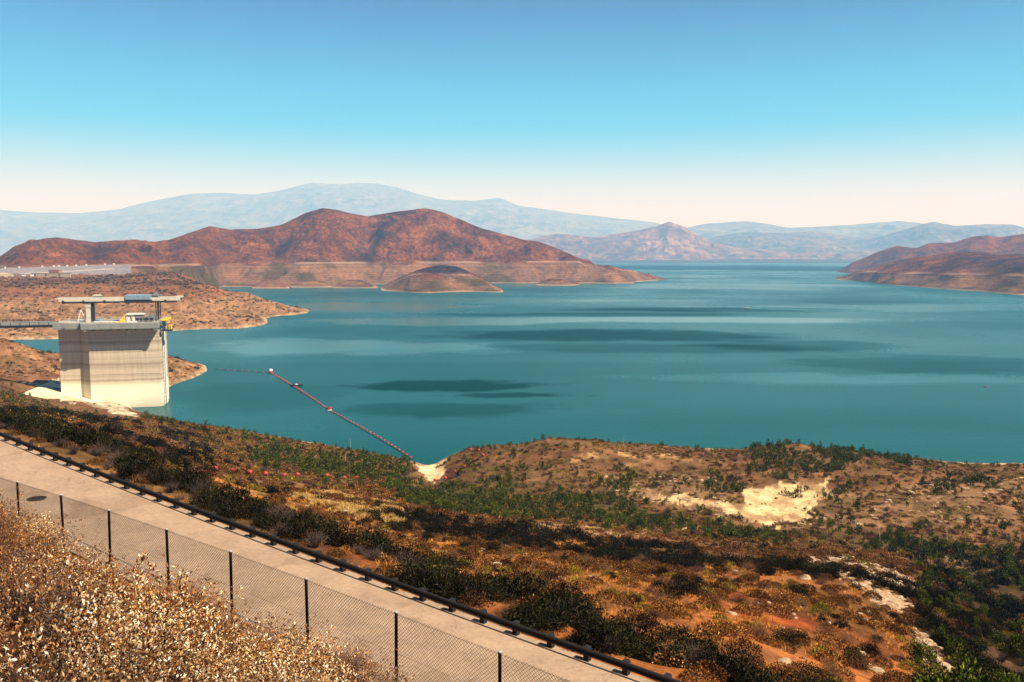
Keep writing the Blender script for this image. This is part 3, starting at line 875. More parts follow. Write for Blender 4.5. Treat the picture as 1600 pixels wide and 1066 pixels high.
m_iron = plain("rusty_iron", (0.10, 0.055, 0.04), 0.7, 0.5, 0.4, 9)
x, y, z = road_point(57, 779)
root = empty("manhole_cover", (x, y, z))
tag(root, "round rusty iron manhole cover set in the pale road behind the fence", "manhole cover")
MB().cyl((0, 0, -0.05), (0, 0, 0.014), 0.42, n=28).build("frame", m_iron, root)
mb = MB().cyl((0, 0, 0.01), (0, 0, 0.022), 0.37, n=28)
for i in range(-3, 4):
    w = math.sqrt(0.33 ** 2 - (i * 0.09) ** 2)
    mb.box(-w, w, i * 0.09 - 0.015, i * 0.09 + 0.015, 0.021, 0.03)
mb.build("lid", plain("lid_iron", (0.075, 0.045, 0.04), 0.6, 0.6, 0.3, 12), root)

# ------------------------------------------------------------------ guard rail beyond the road
m_post = plain("dark_timber", (0.006, 0.005, 0.004), 0.85, 0, 0.4, 12)
m_rail = plain("weathered_rail", (0.007, 0.005, 0.004), 0.8, 0.1, 0.4, 6)
root = empty("guard_rail", (0, 0, 0))
tag(root, "long dark brown guard rail on short square posts along the far edge of the road", "guard rail")
gpx = [-60, -38, -17, 3, 23, 42, 63, 84, 105, 128, 151, 175, 200, 226, 252, 280, 308, 338.5, 369, 401, 434, 469, 505, 542, 579, 620, 661, 703, 749, 795, 845, 894, 948, 1002, 1060]
gxy = []
for gx in gpx:
    gy = float(np.interp(gx, [p[0] for p in RAIL_PX], [p[1] for p in RAIL_PX])) if 3 <= gx <= 948 else (688 + (gx - 3) * .4 if gx < 3 else 1044 + (gx - 948) * .35)
    u, s = ray(gx, gy)
    Y = C_RAIL * RL / (float(u) + 1.387)
    gxy.append(road_ct(float(u) * Y, Y)[1])
gt = np.polyval(np.polyfit(range(len(gxy)), gxy, 1), range(len(gxy)))
pm = MB().box(-.09, .09, -.10, .10, -0.5, 0.42, 0.01)
p0 = None
for i, t in enumerate(gt):
    x, y = road_xy(C_RAIL + 0.14, t)
    if p0 is None:
        p0 = pm.build("post", m_post, root)
        o = p0
    else:
        o = p0.copy(); link(o); o.parent = root
    o.location = (x, y, float(road_z(t)))
    o.rotation_euler = (random.Random(i).uniform(-.02, .02), 0, -math.atan2(1, 1.387))
# W-shaped rail
prof = [(0, -.12), (-.04, -.095), (-.06, -.06), (-.04, -.02), (0, 0), (-.04, .02), (-.06, .06), (-.04, .095), (0, .12)]
tt = np.linspace(gt[0] - .5, gt[-1] + .5, 60)
V = []
for t in tt:
    for side in (0, 1):
        for a, h_ in (prof if side == 0 else prof[::-1]):
            x, y = road_xy(C_RAIL + a + (0.012 if side else 0), t)
            V.append((x, y, float(road_z(t)) + 0.31 + h_))
k = len(prof) * 2
F = [(i * k + j, i * k + (j + 1) % k, (i + 1) * k + (j + 1) % k, (i + 1) * k + j) for i in range(len(tt) - 1) for j in range(k)]
obj("rail", np_mesh("rail", V, F, m_rail), root)

# ------------------------------------------------------------------ chain-link fence
m_galv = plain("dark_fence_steel", (0.015, 0.016, 0.018), 0.5, 0.6, 0.3, 20)
m_cap = plain("post_cap", (0.45, 0.44, 0.42), 0.5, 0.5, 0.2, 20)
m_wire = plain("chain_link_wire", (0.018, 0.016, 0.016), 0.55, 0.6, 0.3, 20)
root = empty("chain_link_fence", (0, 0, 0))
tag(root, "tall chain-link fence with dark round posts between the dry bushes and the road", "fence")
FP = []
for k_ in range(-3, 10):
    den = 1 - 0.0581 * k_
    fx = (27 + 62.3 * k_) / den
    fx_known = {0: (27, 755), 1: (95, 774), 2: (170, 797), 3: (260, 827), 4: (360, 861), 5: (478, 902), 6: (619, 954), 7: (781, 1017)}
    if k_ in fx_known: fx, fy = fx_known[k_]
    elif k_ < 0: fy = 755 + (fx - 27) * .29
    else: fy = 1017 + (fx - 781) * .41
    u, s = ray(fx, fy)
    Y = C_FENCE * RL / (float(u) + 1.387)
    FP.append((float(u) * Y, Y, H - float(s) * Y))
_ft = np.array([road_ct(p[0], p[1])[1] for p in FP])
_fz = np.polyval(np.polyfit(_ft, [p[2] for p in FP], 2), _ft)
FH = 2.15
fn = Vector((1, 1.387, 0)).normalized(); fd = Vector((1.387, -1, 0)).normalized()
pst = None
for i in range(len(FP)):
    X, Y = FP[i][0], FP[i][1]
    top = float(_fz[i])
    if pst is None:
        pst = MB().cyl((0, 0, -FH - .4), (0, 0, 0), 0.042, n=12).build("post", m_galv, root)
        cap = MB().ball((0, 0, 0.0), 0.05, .7, 12, 6).build("cap", m_cap, pst)
        o = pst
    else:
        o = pst.copy(); link(o); o.parent = root
        c2 = cap.copy(); link(c2); c2.parent = o
    o.location = (X, Y, top)
    _q = random.Random(i + 50); o.rotation_euler = (_q.uniform(-.012, .012), _q.uniform(-.012, .012), 0)
# mesh of the fence: woven diamond wires, one panel between each pair of posts
def wire_panel(i):
    x0, y0, z0 = FP[i][0], FP[i][1], float(_fz[i]) - .04
    x1, y1, z1 = FP[i + 1][0], FP[i + 1][1], float(_fz[i + 1]) - .04
    L = math.hypot(x1 - x0, y1 - y0)
    hh = FH - .06
    step = 0.095
    Vv, Ff = [], []
    wr = 0.0042
    def P(s, h): 
        f = s / L
        return np.array((x0 + (x1 - x0) * f, y0 + (y1 - y0) * f, z0 + (z1 - z0) * f - h))
    def wire(a, b, r=wr):
        d = b - a
        n = np.array(fn) * r
        q = np.cross(d, n); q = q / (np.linalg.norm(q) + 1e-9) * r
        k0 = len(Vv)
        for p in (a, b):
            Vv.extend([p + n, p + q, p - n, p - q])
        for j in range(4):
            Ff.append((k0 + j, k0 + (j + 1) % 4, k0 + 4 + (j + 1) % 4, k0 + 4 + j))
    ns = int((L + hh) / step) + 1
    for q in range(ns):
        # rising and falling diagonals, clipped to the panel
        s0 = q * step
        for sgn in (1, -1):
            a_s, a_h = (s0, 0.0)
            b_s, b_h = s0 - hh, hh
            if a_s > L: a_h = a_s - L; a_s = L
            if b_s < 0: b_h = hh + b_s; b_s = 0.0
            if a_h >= b_h: continue
            if sgn < 0: a_s, b_s = L - a_s, L - b_s
            wire(P(a_s, a_h - (0.025 if a_h == 0 else 0)), P(b_s, b_h))
    wire(P(0, 0.02), P(L, 0.02), 0.004)
    wire(P(0, hh * .5), P(L, hh * .5), 0.003)
    wire(P(0, hh), P(L, hh), 0.004)
    return np_mesh("mesh_panel", Vv, Ff, m_wire)
for i in range(len(FP) - 1):
    obj("mesh_panel", wire_panel(i), root)

# ------------------------------------------------------------------ intake tower
def stained_concrete(name, base, dark, zscale=0.25, streak=True, lo=-0.0):
    m, nt, b = new_mat(name)
    g = nt.nodes.new('ShaderNodeNewGeometry')
    sx = nt.nodes.new('ShaderNodeSeparateXYZ'); nt.links.new(g.outputs['Position'], sx.inputs[0])
    v = coord(nt)
    wob = noise_tex(nt, 0.12, 4, 0.6, v)
    jz = nt.nodes.new('ShaderNodeMath'); jz.operation = 'MULTIPLY_ADD'; jz.inputs[1].default_value = 1.2
    nt.links.new(wob, jz.inputs[0]); nt.links.new(sx.outputs['Z'], jz.inputs[2])
    w1 = nt.nodes.new('ShaderNodeTexNoise'); w1.noise_dimensions = '1D'; w1.inputs['Scale'].default_value = zscale; w1.inputs['Detail'].default_value = 5; w1.inputs['Roughness'].default_value = .65
    nt.links.new(jz.outputs[0], w1.inputs['W'])
    c = ramp(nt, w1.outputs[0], [(0.34, dark), (0.52, base), (0.7, tuple(min(1, x * 1.12) for x in base))])
    st = noise_tex(nt, 1.0, 5, 0.7, coord(nt, (0.9, 0.9, 0.06)))
    c = mix(nt, c, ramp(nt, st, [(0.35, (0.74, 0.70, 0.66)), (0.6, (1.04, 1.03, 1.0))]), 0.6, 'MULTIPLY')
    # a paler skin where the lake stood until lately
    if streak:
        mr = nt.nodes.new('ShaderNodeMapRange'); mr.inputs['From Min'].default_value = 11.5; mr.inputs['From Max'].default_value = 14.5
        nt.links.new(jz.outputs[0], mr.inputs['Value'])
        pale = mix(nt, (0.92, 0.84, 0.62), c, 0.15)
        c = mix(nt, pale, c, mr.outputs[0])
        m2 = nt.nodes.new('ShaderNodeMapRange'); m2.inputs['From Min'].default_value = 6.5; m2.inputs['From Max'].default_value = 0.8; m2.inputs['To Max'].default_value = .55
        nt.links.new(jz.outputs[0], m2.inputs['Value'])
        c = mix(nt, c, (0.42, 0.36, 0.25), m2.outputs[0])
    nt.links.new(c, b.inputs['Base Color'])
    b.inputs['Roughness'].default_value = 0.9
    b.inputs['Specular IOR Level'].default_value = 0.15
    return m
m_conc = stained_concrete("lake_stained_concrete", (0.55, 0.46, 0.34), (0.34, 0.27, 0.19))
m_deck = stained_concrete("deck_concrete", (0.26, 0.27, 0.25), (0.17, 0.18, 0.17), 1.2, False)
m_white = plain("white_steel", (0.70, 0.67, 0.58), 0.5, 0, 0.12, 1)
m_dark = plain("dark_steel", (0.03, 0.032, 0.036), 0.5, 0.4, 0.3, 2)
m_yel = plain("safety_yellow", (0.80, 0.52, 0.03), 0.5, 0, 0.15, 2)
m_blue = plain("blue_grey_sheet", (0.25, 0.36, 0.44), 0.45, 0.2, 0.12, 1)
m_grey = plain("grey_cabinet", (0.20, 0.20, 0.20), 0.6, 0.1, 0.2, 1)
m_cream = plain("cream_beam", (0.55, 0.50, 0.40), 0.6, 0, 0.15, .5)

TX, TY, _ = at_height(252.5, 635, 0)     # near right corner of the shaft at the water
TRZ = math.radians(13)
tower = empty("intake_tower", (TX, TY, 0), TRZ)
tag(tower, "massive cream concrete intake tower with crane deck standing in the lake", "tower")
# local axes: -x along the front face to the left, +y away from the camera. 1 px is about 0.33 m here
S = TY / FPX
def lx(z):      # local x of a point of the front face from its x in the enlarged photograph
    u, _s = ray(z / 4.44, 560); u = float(u)
    return (u * TY - TX) / (math.cos(TRZ) - u * math.sin(TRZ))
def lz(z, d=0.0):
    py = 420 + z / 4.44
    return H - float(ray(250, py)[1]) * (TY + d)
ZD0, ZD1 = lz(408), lz(368)              # deck slab
DEP = 24.0
mb = MB()
mb.prism([(lx(620), 0), (0, 0), (0, DEP), (lx(560), DEP), (lx(556), 4.2)], -16, ZD0)
mb.build("shaft", m_conc, tower)
mb = MB()
mb.prism([(lx(556) + .0, 5.0), (lx(556), DEP - 1), (lx(390), DEP - 1), (lx(390), 5.6)], -16, ZD0 - 0.004)
mb.build("side_wing", m_conc, tower)
# cast ledges on the shaft: thin proud courses
for zz in (490, 722):
    MB().box(lx(620), 0.06, -0.12, 0.0, lz(zz) - .12, lz(zz) + .12).build("course", m_conc, tower)
for xx in np.linspace(lx(745), lx(1000), 3):
    MB().box(xx - .07, xx + .07, -0.05, 0.0, -6, ZD0 - .01).build("pour_joint", m_conc, tower)
for zz in (560, 610, 670, 790):
    MB().box(lx(620), 0.03, -0.04, 0.0, lz(zz) - .05, lz(zz) + .05).build("pour_joint", m_conc, tower)
# guide piers and pipes on the right side
mb = MB()
mb.box(0.0, 0.8, 2.2, 4.4, -16, ZD0 - 5, .05)
mb.box(0.0, 1.0, 13.5, 15.8, -16, ZD0 - 6.5, .05)
mb.build("guide_pier", m_conc, tower)
mb = MB()
for yy in (6.0, 8.0, 10.5, 12.0):
    mb.cyl((0.9, yy, -10), (0.9, yy, ZD0 - 3), 0.28, n=8)
    for zz in range(2, 34, 5): mb.box(0.0, 0.95, yy - .1, yy + .1, zz, zz + .25)
mb.build("pipe_run", m_white, tower)
mb = MB()
for yy in (18.0, 18.7):
    mb.bar((0.35, yy, -6), (0.35, yy, ZD0 + 1), .08)
for zz in np.arange(-4, ZD0, .6): mb.bar((0.35, 18.0, zz), (0.35, 18.7, zz), .05)
mb.build("ladder", m_dark, tower)
# deck with its deep edge, overhanging the front
mb = MB()
OV = 6.3
mb.prism([(lx(592), -OV), (0.6, -OV), (0.6, DEP + 1.5), (lx(470), DEP + 1.5), (lx(470), -OV + 3.4), (lx(575), -OV + 3.4)], ZD0, ZD1)
mb.build("deck", m_deck, tower)
MB().box(lx(462), lx(372), 1.2, DEP, ZD0 - .3, ZD1 + .1, .05).build("landing", m_deck, tower)
MB().box(lx(470) + .002, lx(462) + .001 + .6, 1.3, DEP - .2, ZD0 - .2, ZD1 - .02).build("landing_joint", m_deck, tower)
for a_, b_ in ((1090, 1116), (608, 630)):
    MB().box(lx(a_), lx(b_), -OV + .2, -OV + 1.8, ZD0 - .9, ZD0 - .002, .04).build("corbel", m_deck, tower)
for xx in np.linspace(lx(660), lx(1070), 8):
    MB().prism([(xx - .3, -OV + 2.0), (xx + .3, -OV + 2.0), (xx + .3, -0.003), (xx - .3, -0.003)], ZD0 - .9, ZD0 - .003).build("bracket", m_deck, tower)
# railing along the deck edge
def railing(mb, pts, z, hgt=1.1, step=2.0, r=.035):
    for (xa, ya), (xb, yb) in zip(pts[:-1], pts[1:]):
        L = math.hypot(xb - xa, yb - ya); n = max(1, int(L / step))
        for i in range(n + 1):
            f = i / n
            mb.bar((xa + (xb - xa) * f, ya + (yb - ya) * f, z), (xa + (xb - xa) * f, ya + (yb - ya) * f, z + hgt), r * 2)
        for hh in (.4, .75, 1.1): mb.bar((xa, ya, z + hh * hgt / 1.1), (xb, yb, z + hh * hgt / 1.1), r * 1.6)
mb = MB()
railing(mb, [(lx(470), -OV + 3.6), (lx(575), -OV + 3.6), (lx(592), -OV + .2), (.4, -OV + .2), (.4, DEP + 1.3), (lx(480), DEP + 1.3)], ZD1)
mb.build("railing", m_white, tower)
# gantry column and struts at the left, thin legs at the right
GY = 3.0
ZB0, ZB1 = lz(222, GY), lz(197, GY)
mb = MB()
mb.box(lx(603), lx(636), GY - 1.0, GY + 1.0, ZD1, ZB0 - 2.8, .05)
mb.box(lx(601), lx(640), GY - 1.2, GY + 1.2, ZB0 - 2.8, ZB0 - .0, .05)
mb.build("gantry_column", m_cream, tower)
mb = MB()
mb.box(lx(636) + .02, lx(656), GY - .6, GY + 2.6, ZD1, ZB0 - .004, .03)
mb.build("column_panel", m_dark, tower)
mb = MB()
mb.bar((lx(540), GY, ZD1), (lx(566), GY, lz(278, GY)), .45, .35)
mb.bar((lx(566), GY, lz(280, GY)), (lx(600), GY, lz(345, GY)), .3, .3)
mb.bar((lx(575), GY + 2, ZD1), (lx(603), GY + 1, lz(265, GY)), .35, .35)
mb.bar((lx(548), GY, lz(345, GY)), (lx(603), GY, lz(345, GY)), .25)
mb.build("brace", m_white, tower)
for yy in (0, 8):
    for xx in (1088, 1101): MB().bar((lx(xx), GY + yy, ZD1), (lx(xx), GY + yy, ZB0), .38).build("gantry_leg", m_dark, tower)
mb = MB()
for i in range(5):
    za = ZD1 + (ZB0 - ZD1) * i / 5; zb2 = ZD1 + (ZB0 - ZD1) * (i + 1) / 5
    mb.bar((lx(1088), GY, za), (lx(1101), GY, zb2), .14)
mb.bar((lx(1078), GY + 1, ZD1), (lx(1092), GY, lz(300, GY)), .3)
mb.build("leg_bracing", m_dark, tower)
# long runway beam
mb = MB()
mb.box(lx(418), lx(1262), GY - 1.3, GY - .9, ZB0 + .0, ZB1, .05)
mb.box(lx(418), lx(1262), GY + 6.9, GY + 7.3, ZB0, ZB1, .05)
mb.box(lx(395), lx(430), GY - 1.0, GY + 7.0, ZB1 - .5, ZB1 - .1, .05)
mb.box(lx(1225), lx(1270), GY - 1.0, GY + 7.0, ZB1 - .4, ZB1 + .35, .08)
mb.build("runway_beam", m_cream, tower)
mb = MB()
mb.box(lx(440), lx(1240), GY - 1.6, GY - .85, ZB0 - .75, ZB0 - .003)
mb.box(lx(440), lx(1240), GY + 6.9, GY + 7.5, ZB0 - .75, ZB0 - .003)
for xx in (452, 592, 738, 1062, 1160):
    mb.box(lx(xx) - .45, lx(xx) + .45, GY - 1.7, GY + 7.3, ZB0 - 1.0, ZB0 + .55, .03)
mb.build("beam_bracket", m_dark, tower)
mb = MB()
mb.box(lx(882), lx(1055), GY - 1.9, GY + 7.9, lz(212, GY), lz(181, GY), .06)
tr = mb.build("crane_trolley", m_blue, tower)
mb = MB()
for i in range(22):
    xx = lx(884) + (lx(1053) - lx(884)) * (i + .5) / 22
    mb.box(xx - .12, xx + .12, GY - 1.98, GY - 1.9, lz(211, GY), lz(182, GY))
mb.build("rib", m_blue, tr)
MB().box(lx(878), lx(1060), GY - 1.8, GY + 7.8, lz(234, GY), lz(212, GY) - .003, .03).build("trolley_skirt", m_dark, tr)
mb = MB()
mb.box(lx(1064), lx(1108), GY - 1.2, GY + 1, ZB1 + .0, lz(176, GY), .1)
mb.box(lx(1074), lx(1135), GY - 1.6, GY + 1.4, lz(188, GY), lz(180, GY), .04)
mb.cyl((lx(1090), GY - 1.5, lz(172, GY)), (lx(1090), GY + 1.5, lz(172, GY)), .7, n=14)
mb.build("hoist", m_grey, tower)
mb = MB()
mb.box(lx(662), lx(708), GY - .5, GY + 1, ZB1, lz(176, GY), .08)
mb.box(lx(650), lx(715), GY - .8, GY + 1.3, lz(186, GY), lz(181, GY), .03)
mb.build("beam_top_unit", m_cream, tower)
# machinery on the deck
mb = MB()
mb.box(lx(893), lx(898), -1.5, -1.2, ZD1, lz(312), .02)
mb.box(lx(895), lx(1014), -2.0, 3.0, lz(316), lz(307), .03)
mb.box(lx(900), lx(918), -1.4, 1.0, ZD1, lz(322), .04)
mb.box(lx(934), lx(952), -1.4, 1.0, ZD1, lz(316) - .003, .04)
mb.build("shelter", m_white, tower)
mb = MB()
mb.box(lx(957), lx(1008), -1.6, 2.6, ZD1, lz(318), .06)
mb.box(lx(1014), lx(1050), -1.2, 2.8, ZD1, lz(328), .06)
mb.box(lx(1052), lx(1082), -.8, 3.0, ZD1, lz(312), .06)
cab = mb.build("machine_cabinet", m_grey, tower)
mb = MB()
for a_, b_ in ((960, 980), (984, 1004), (1018, 1046), (1056, 1078)):
    mb.box(lx(a_), lx(b_), -1.68, -1.61, ZD1 + .3, ZD1 + 2.1)
mb.build("door", m_dark, cab)
mb = MB()
mb.box(lx(820), lx(890), -1.8, 1.5, ZD1, ZD1 + .5, .04)
mb.box(lx(846), lx(888), -1.5, 1.2, ZD1 + .5, ZD1 + 1.5, .06)
mb.bar((lx(850), 0, ZD1 + 1), (lx(893), 0, lz(310)), .5)
mb.bar((lx(870), 0, lz(330)), (lx(898), 0, lz(330)), .35)
mb.build("yellow_hoist_frame", m_yel, tower)
mb = MB()
mb.box(lx(668), lx(820), -1.6, -.2, ZD1 + .25, ZD1 + .75, .04)
for xx in range(690, 820, 32): mb.box(lx(xx), lx(xx + 8), -1.4, -.4, ZD1, ZD1 + .26)
mb.build("stored_beam", m_white, tower)
MB().box(lx(900), lx(968), -2.4, -1.8, ZD1, ZD1 + .7, .04).build("kerb_beam", m_white, tower)
mb = MB()
mb.box(lx(697), lx(722), .2, 1.8, ZD1, ZD1 + 1.5, .1)
mb.cyl((lx(705), .9, ZD1 + 1.4), (lx(705), .9, ZD1 + 2.0), .5, n=10)
mb.build("pump_housing", m_blue, tower)
mb = MB()
mb.box(lx(410), lx(480), 2.2, 4.2, ZD1 + .1, ZD1 + .7, .05)
mb.box(lx(480), lx(540), 3.5, 5.0, ZD1 + .0, ZD1 + .45, .05)
mb.bar((lx(486), 3, ZD1), (lx(476), 3, ZD1 + 2.2), .12)
mb.build("stored_pipe", m_cream, tower)
# yellow work platform hung off the right side
mb = MB()
mb.box(.65, 5.8, 1.0, 7.0, lz(436), lz(430), .03)
mb.bar((1.0, 1.1, lz(436)), (.7, 1.1, lz(392)), .2); mb.bar((5.4, 1.1, lz(436)), (.7, 1.1, lz(392)), .16)
for xx in (1.0, 2.6, 4.2, 5.6):
    mb.bar((xx, 1.1, lz(434)), (xx, 1.1, lz(385)), .1)
mb.bar((.8, 1.1, lz(385)), (5.6, 1.1, lz(385)), .12); mb.bar((.8, 1.1, lz(408)), (5.6, 1.1, lz(408)), .1)
mb.build("hanging_platform", m_dark, tower)
mb = MB()
mb.box(1.2, 4.6, 1.4, 3.4, lz(366), lz(352), .25)
mb.box(3.0, 5.6, 1.6, 3.8, lz(358), lz(340), .3)
mb.bar((.8, 2, lz(352)), (3.4, 2, lz(345)), .35)
mb.box(4.4, 6.0, 1.3, 3.5, lz(424), lz(392), .25)
mb.cyl((4.2, 1.6, lz(380)), (5.2, 1.6, lz(372)), .4, n=10)
mb.build("yellow_winch", m_yel, tower)
mb = MB()
mb.bar((1.9, 3, -8), (1.9, 3, lz(436)), .25)
for i in range(14): mb.bar((1.0, 3, i * 2.0), (1.9, 3, i * 2.0 + 1), .1)
mb.build("guide_cable", m_dark, tower)

# concrete apron on the shore at the foot of the tower
m_apron = stained_concrete("bright_apron_concrete", (0.80, 0.70, 0.46), (0.60, 0.50, 0.32), .3, False)
ap = [(30, 617, 11.5), (92, 590, 7.5), (150, 600, 5.0), (150, 612, 3.5), (196, 616, 1.8), (205, 641.5, 0.35), (158, 632, 3.0), (98, 618, 7.5)]
pts = [at_height(a, b_, c_) for a, b_, c_ in ap]
bm = bmesh.new()
topv = [bm.verts.new(p) for p in pts]
botv = [bm.verts.new((p[0], p[1], p[2] - 9)) for p in pts]
n = len(pts)
cen = Vector(np.mean(pts, 0)); cv = bm.verts.new(cen + Vector((0, 0, .3))); 
for i in range(n):
    j = (i + 1) % n
    bm.faces.new((topv[i], topv[j], cv)); bm.faces.new((topv[j], topv[i], botv[i], botv[j]))
bmesh.ops.recalc_face_normals(bm, faces=bm.faces)
me = bpy.data.meshes.new("concrete_apron"); bm.to_mesh(me); bm.free(); me.materials.append(m_apron)
tag(obj("concrete_apron", me), "bright cream concrete slab sloping into the water at the foot of the tower", "concrete slab")

# access bridge from the left shore
br = empty("access_bridge", (TX, TY, 0), TRZ)
tag(br, "grey access bridge with railings running from the frame edge to the tower deck", "bridge")
mb = MB()
bx0, bx1 = lx(-900), lx(378)
mb.box(bx0, bx1, 3.2, 8.2, lz(382), lz(360), .04)
mb.build("girder", m_deck, br)
mb = MB()
mb.box(bx0, bx1, 3.5, 7.9, lz(398), lz(382) - .003)
for xx in np.arange(bx0, bx1, 4.2): mb.box(xx - .15, xx + .15, 3.12, 3.2, lz(381), lz(361))
mb.build("soffit", m_dark, br)
mb = MB()
for yy in (3.4, 8.0): railing(mb, [(bx0, yy), (bx1, yy)], lz(360), 1.3, 1.6, .05)
mb.build("railing", m_dark, br)
for xx in np.arange(bx0 + 3, bx1, 9.5):
    mb = MB(); mb.cyl((xx, 3.4, lz(360)), (xx, 3.4, lz(335)), .07, n=6); mb.box(xx - .1, xx + .5, 3.2, 3.6, lz(335) - .02, lz(332))
    mb.build("lamp_post", m_dark, br)
mb = MB()
mb.box(lx(-520), lx(-500), 4, 7.4, -5, lz(400)); 
mb.build("pier", m_conc, br)

# ------------------------------------------------------------------ floating boom
m_buoy = plain("red_buoy_plastic", (0.36, 0.028, 0.014), 0.45, 0, 0.25, 2)
m_buoyw = plain("white_float", (0.75, 0.72, 0.68), 0.5, 0, 0.1, 2)
m_rope = plain("wet_rope", (0.03, 0.02, 0.02), 0.8, 0, 0.3, 5)
ORD = ["first", "second", "third", "fourth", "fifth", "sixth", "seventh", "eighth", "ninth", "tenth", "eleventh", "twelfth", "thirteenth", "fourteenth", "fifteenth", "sixteenth", "seventeenth", "eighteenth", "nineteenth", "twentieth",
       "twenty-first", "twenty-second", "twenty-third", "twenty-fourth", "twenty-fifth", "twenty-sixth", "twenty-seventh", "twenty-eighth", "twenty-ninth", "thirtieth", "thirty-first", "thirty-second", "thirty-third", "thirty-fourth"]
def make_float():
    r = empty("boom_float")
    MB().ball((0, 0, 0.12), .56, .9, 14, 8).build("shell", m_buoy, r, smooth_shade=True)
    mb = MB(); mb.cyl((0, -.62, .1), (0, .62, .1), .10, n=8)
    mb.build("axle", m_rope, r)
    return r
def copy_tree(o, parent=None):
    c = o.copy(); link(c); c.parent = parent
    for ch in list(o.children): copy_tree(ch, c)
    return c
fl0 = make_float(); used = [False]
def put(proto, loc, rz, label, cat, group, s=1.0, rx=0.0):
    o = proto if not proto.get('label') else copy_tree(proto)
    o.location = loc; o.rotation_euler = (rx, 0, rz); o.scale = (s, s, s)
    tag(o, label, cat, group)
    return o
P0 = at_height(648, 719.5); P1 = at_height(514, 641); P2 = at_height(423, 583); P3 = at_height(334, 577)
def seg(a, b, n): 
    return [tuple(a[i] + (b[i] - a[i]) * (k + 1) / (n + 1) for i in range(3)) for k in range(n)]
rb = random.Random(5)
for a_, b_, n_, txt in ((P0, P1, 24, "counting from the sandy notch to the big drum"), (P1, P2, 33, "counting from the big drum to the white-topped drum")):
    rz = math.atan2(b_[1] - a_[1], b_[0] - a_[0]) - math.pi / 2
    L = math.hypot(b_[0] - a_[0], b_[1] - a_[1])
    for k, p in enumerate(seg(a_, b_, n_)):
        sag = math.sin(math.pi * (k + 1) / (n_ + 1)) * 1.2
        put(fl0, (p[0] + sag * math.cos(rz), p[1] + sag * math.sin(rz), rb.uniform(-.08, .05)), rz, "%s small red float %s" % (ORD[k], txt), "buoy", "red floats of the boom on the lake")
for k, p in enumerate(seg(P2, P3, 7)):
    put(fl0, (p[0], p[1], 0), 1.5, "%s widely spaced red float from the white-topped drum towards the rocky point" % ORD[k], "buoy", "red floats of the boom on the lake")
mb = MB()
for a_, b_ in ((P0, P1), (P1, P2), (P2, P3)):
    mb.bar((a_[0], a_[1], .08), (b_[0], b_[1], .08), .14)
tag(mb.build("boom_cable", m_rope), "thin dark cable stringing the red floats together across the water", "cable")
# the two drum buoys
r = empty("drum_buoy", (P1[0], P1[1], 0)); tag(r, "big red drum buoy with pale foot halfway along the float line", "buoy", "drum buoys of the boom")
MB().cyl((0, 0, -.4), (0, 0, 1.5), 1.25, 1.2, n=20).build("drum", m_buoy, r)
MB().cyl((0, 0, -.5), (0, 0, .35), 1.3, n=20).build("foot_band", m_buoyw, r)
MB().cyl((0, 0, 1.5), (0, 0, 1.75), .5, .4, n=14).build("lid", m_rope, r)
r = empty("drum_buoy", (P2[0], P2[1], 0)); tag(r, "white-topped red marker drum at the outer corner of the float line", "buoy", "drum buoys of the boom")
MB().cyl((0, 0, -.4), (0, 0, 1.3), 1.25, n=20).build("drum", m_buoy, r)
mb = MB(); mb.cyl((0, 0, 1.3), (0, 0, 2.6), 1.28, 1.15, n=20); mb.build("white_top", m_buoyw, r)
X, Y, _ = at_height(1540, 605)
r = empty("marker_buoy", (X, Y, 0)); tag(r, "lone tiny orange marker buoy far out on the right of the lake", "buoy")
MB().ball((0, 0, .2), .6, .9, 12, 8).build("shell", m_buoy, r, smooth_shade=True); MB().cyl((0, 0, .6), (0, 0, 1.3), .12, n=8).build("stem", m_buoyw, r)

# ------------------------------------------------------------------ boats
def hull_mesh(L, W, D, mat, parent, name="hull"):
    bm = bmesh.new(); rows = []
    for i in range(11):
        f = i / 10
        w = W / 2 * (1 if f < .55 else max(.03, 1 - ((f - .55) / .45) ** 1.8)); sh = D * (.85 + .35 * f * f)
        x = -L / 2 + L * f
        rows.append([bm.verts.new(p) for p in ((x, -w, sh), (x, -w * .92, 0.25 * D), (x, -w * .45, -.35 * D), (x, 0, -.45 * D + .5 * D * max(0, f - .8) * 4), (x, w * .45, -.35 * D), (x, w * .92, .25 * D), (x, w, sh))])
        rows[-1] += [bm.verts.new((x, w * .8, sh * .98)), bm.verts.new((x, 0, sh * .55)), bm.verts.new((x, -w * .8, sh * .98))]
    for a_, b_ in zip(rows[:-1], rows[1:]):
        for j in range(10): bm.faces.new((a_[j], a_[(j + 1) % 10], b_[(j + 1) % 10], b_[j]))
    bm.faces.new(rows[0][::-1]); bm.faces.new(rows[-1])
    bmesh.ops.recalc_face_normals(bm, faces=bm.faces)
    me = bpy.data.meshes.new(name); bm.to_mesh(me); bm.free(); me.materials.append(mat)
    return obj(name, me, parent)
m_bhull = plain("dark_boat_hull", (0.02, 0.02, 0.025), 0.4, 0, 0.3, 2)
m_glass = plain("boat_glass", (0.02, 0.03, 0.04), 0.1, 0, 0.1, 2)
m_skin = plain("skin", (0.35, 0.18, 0.11), 0.6, 0, 0.1, 5)
m_cloth = plain("dark_shirt", (0.03, 0.04, 0.07), 0.8, 0, 0.2, 5)
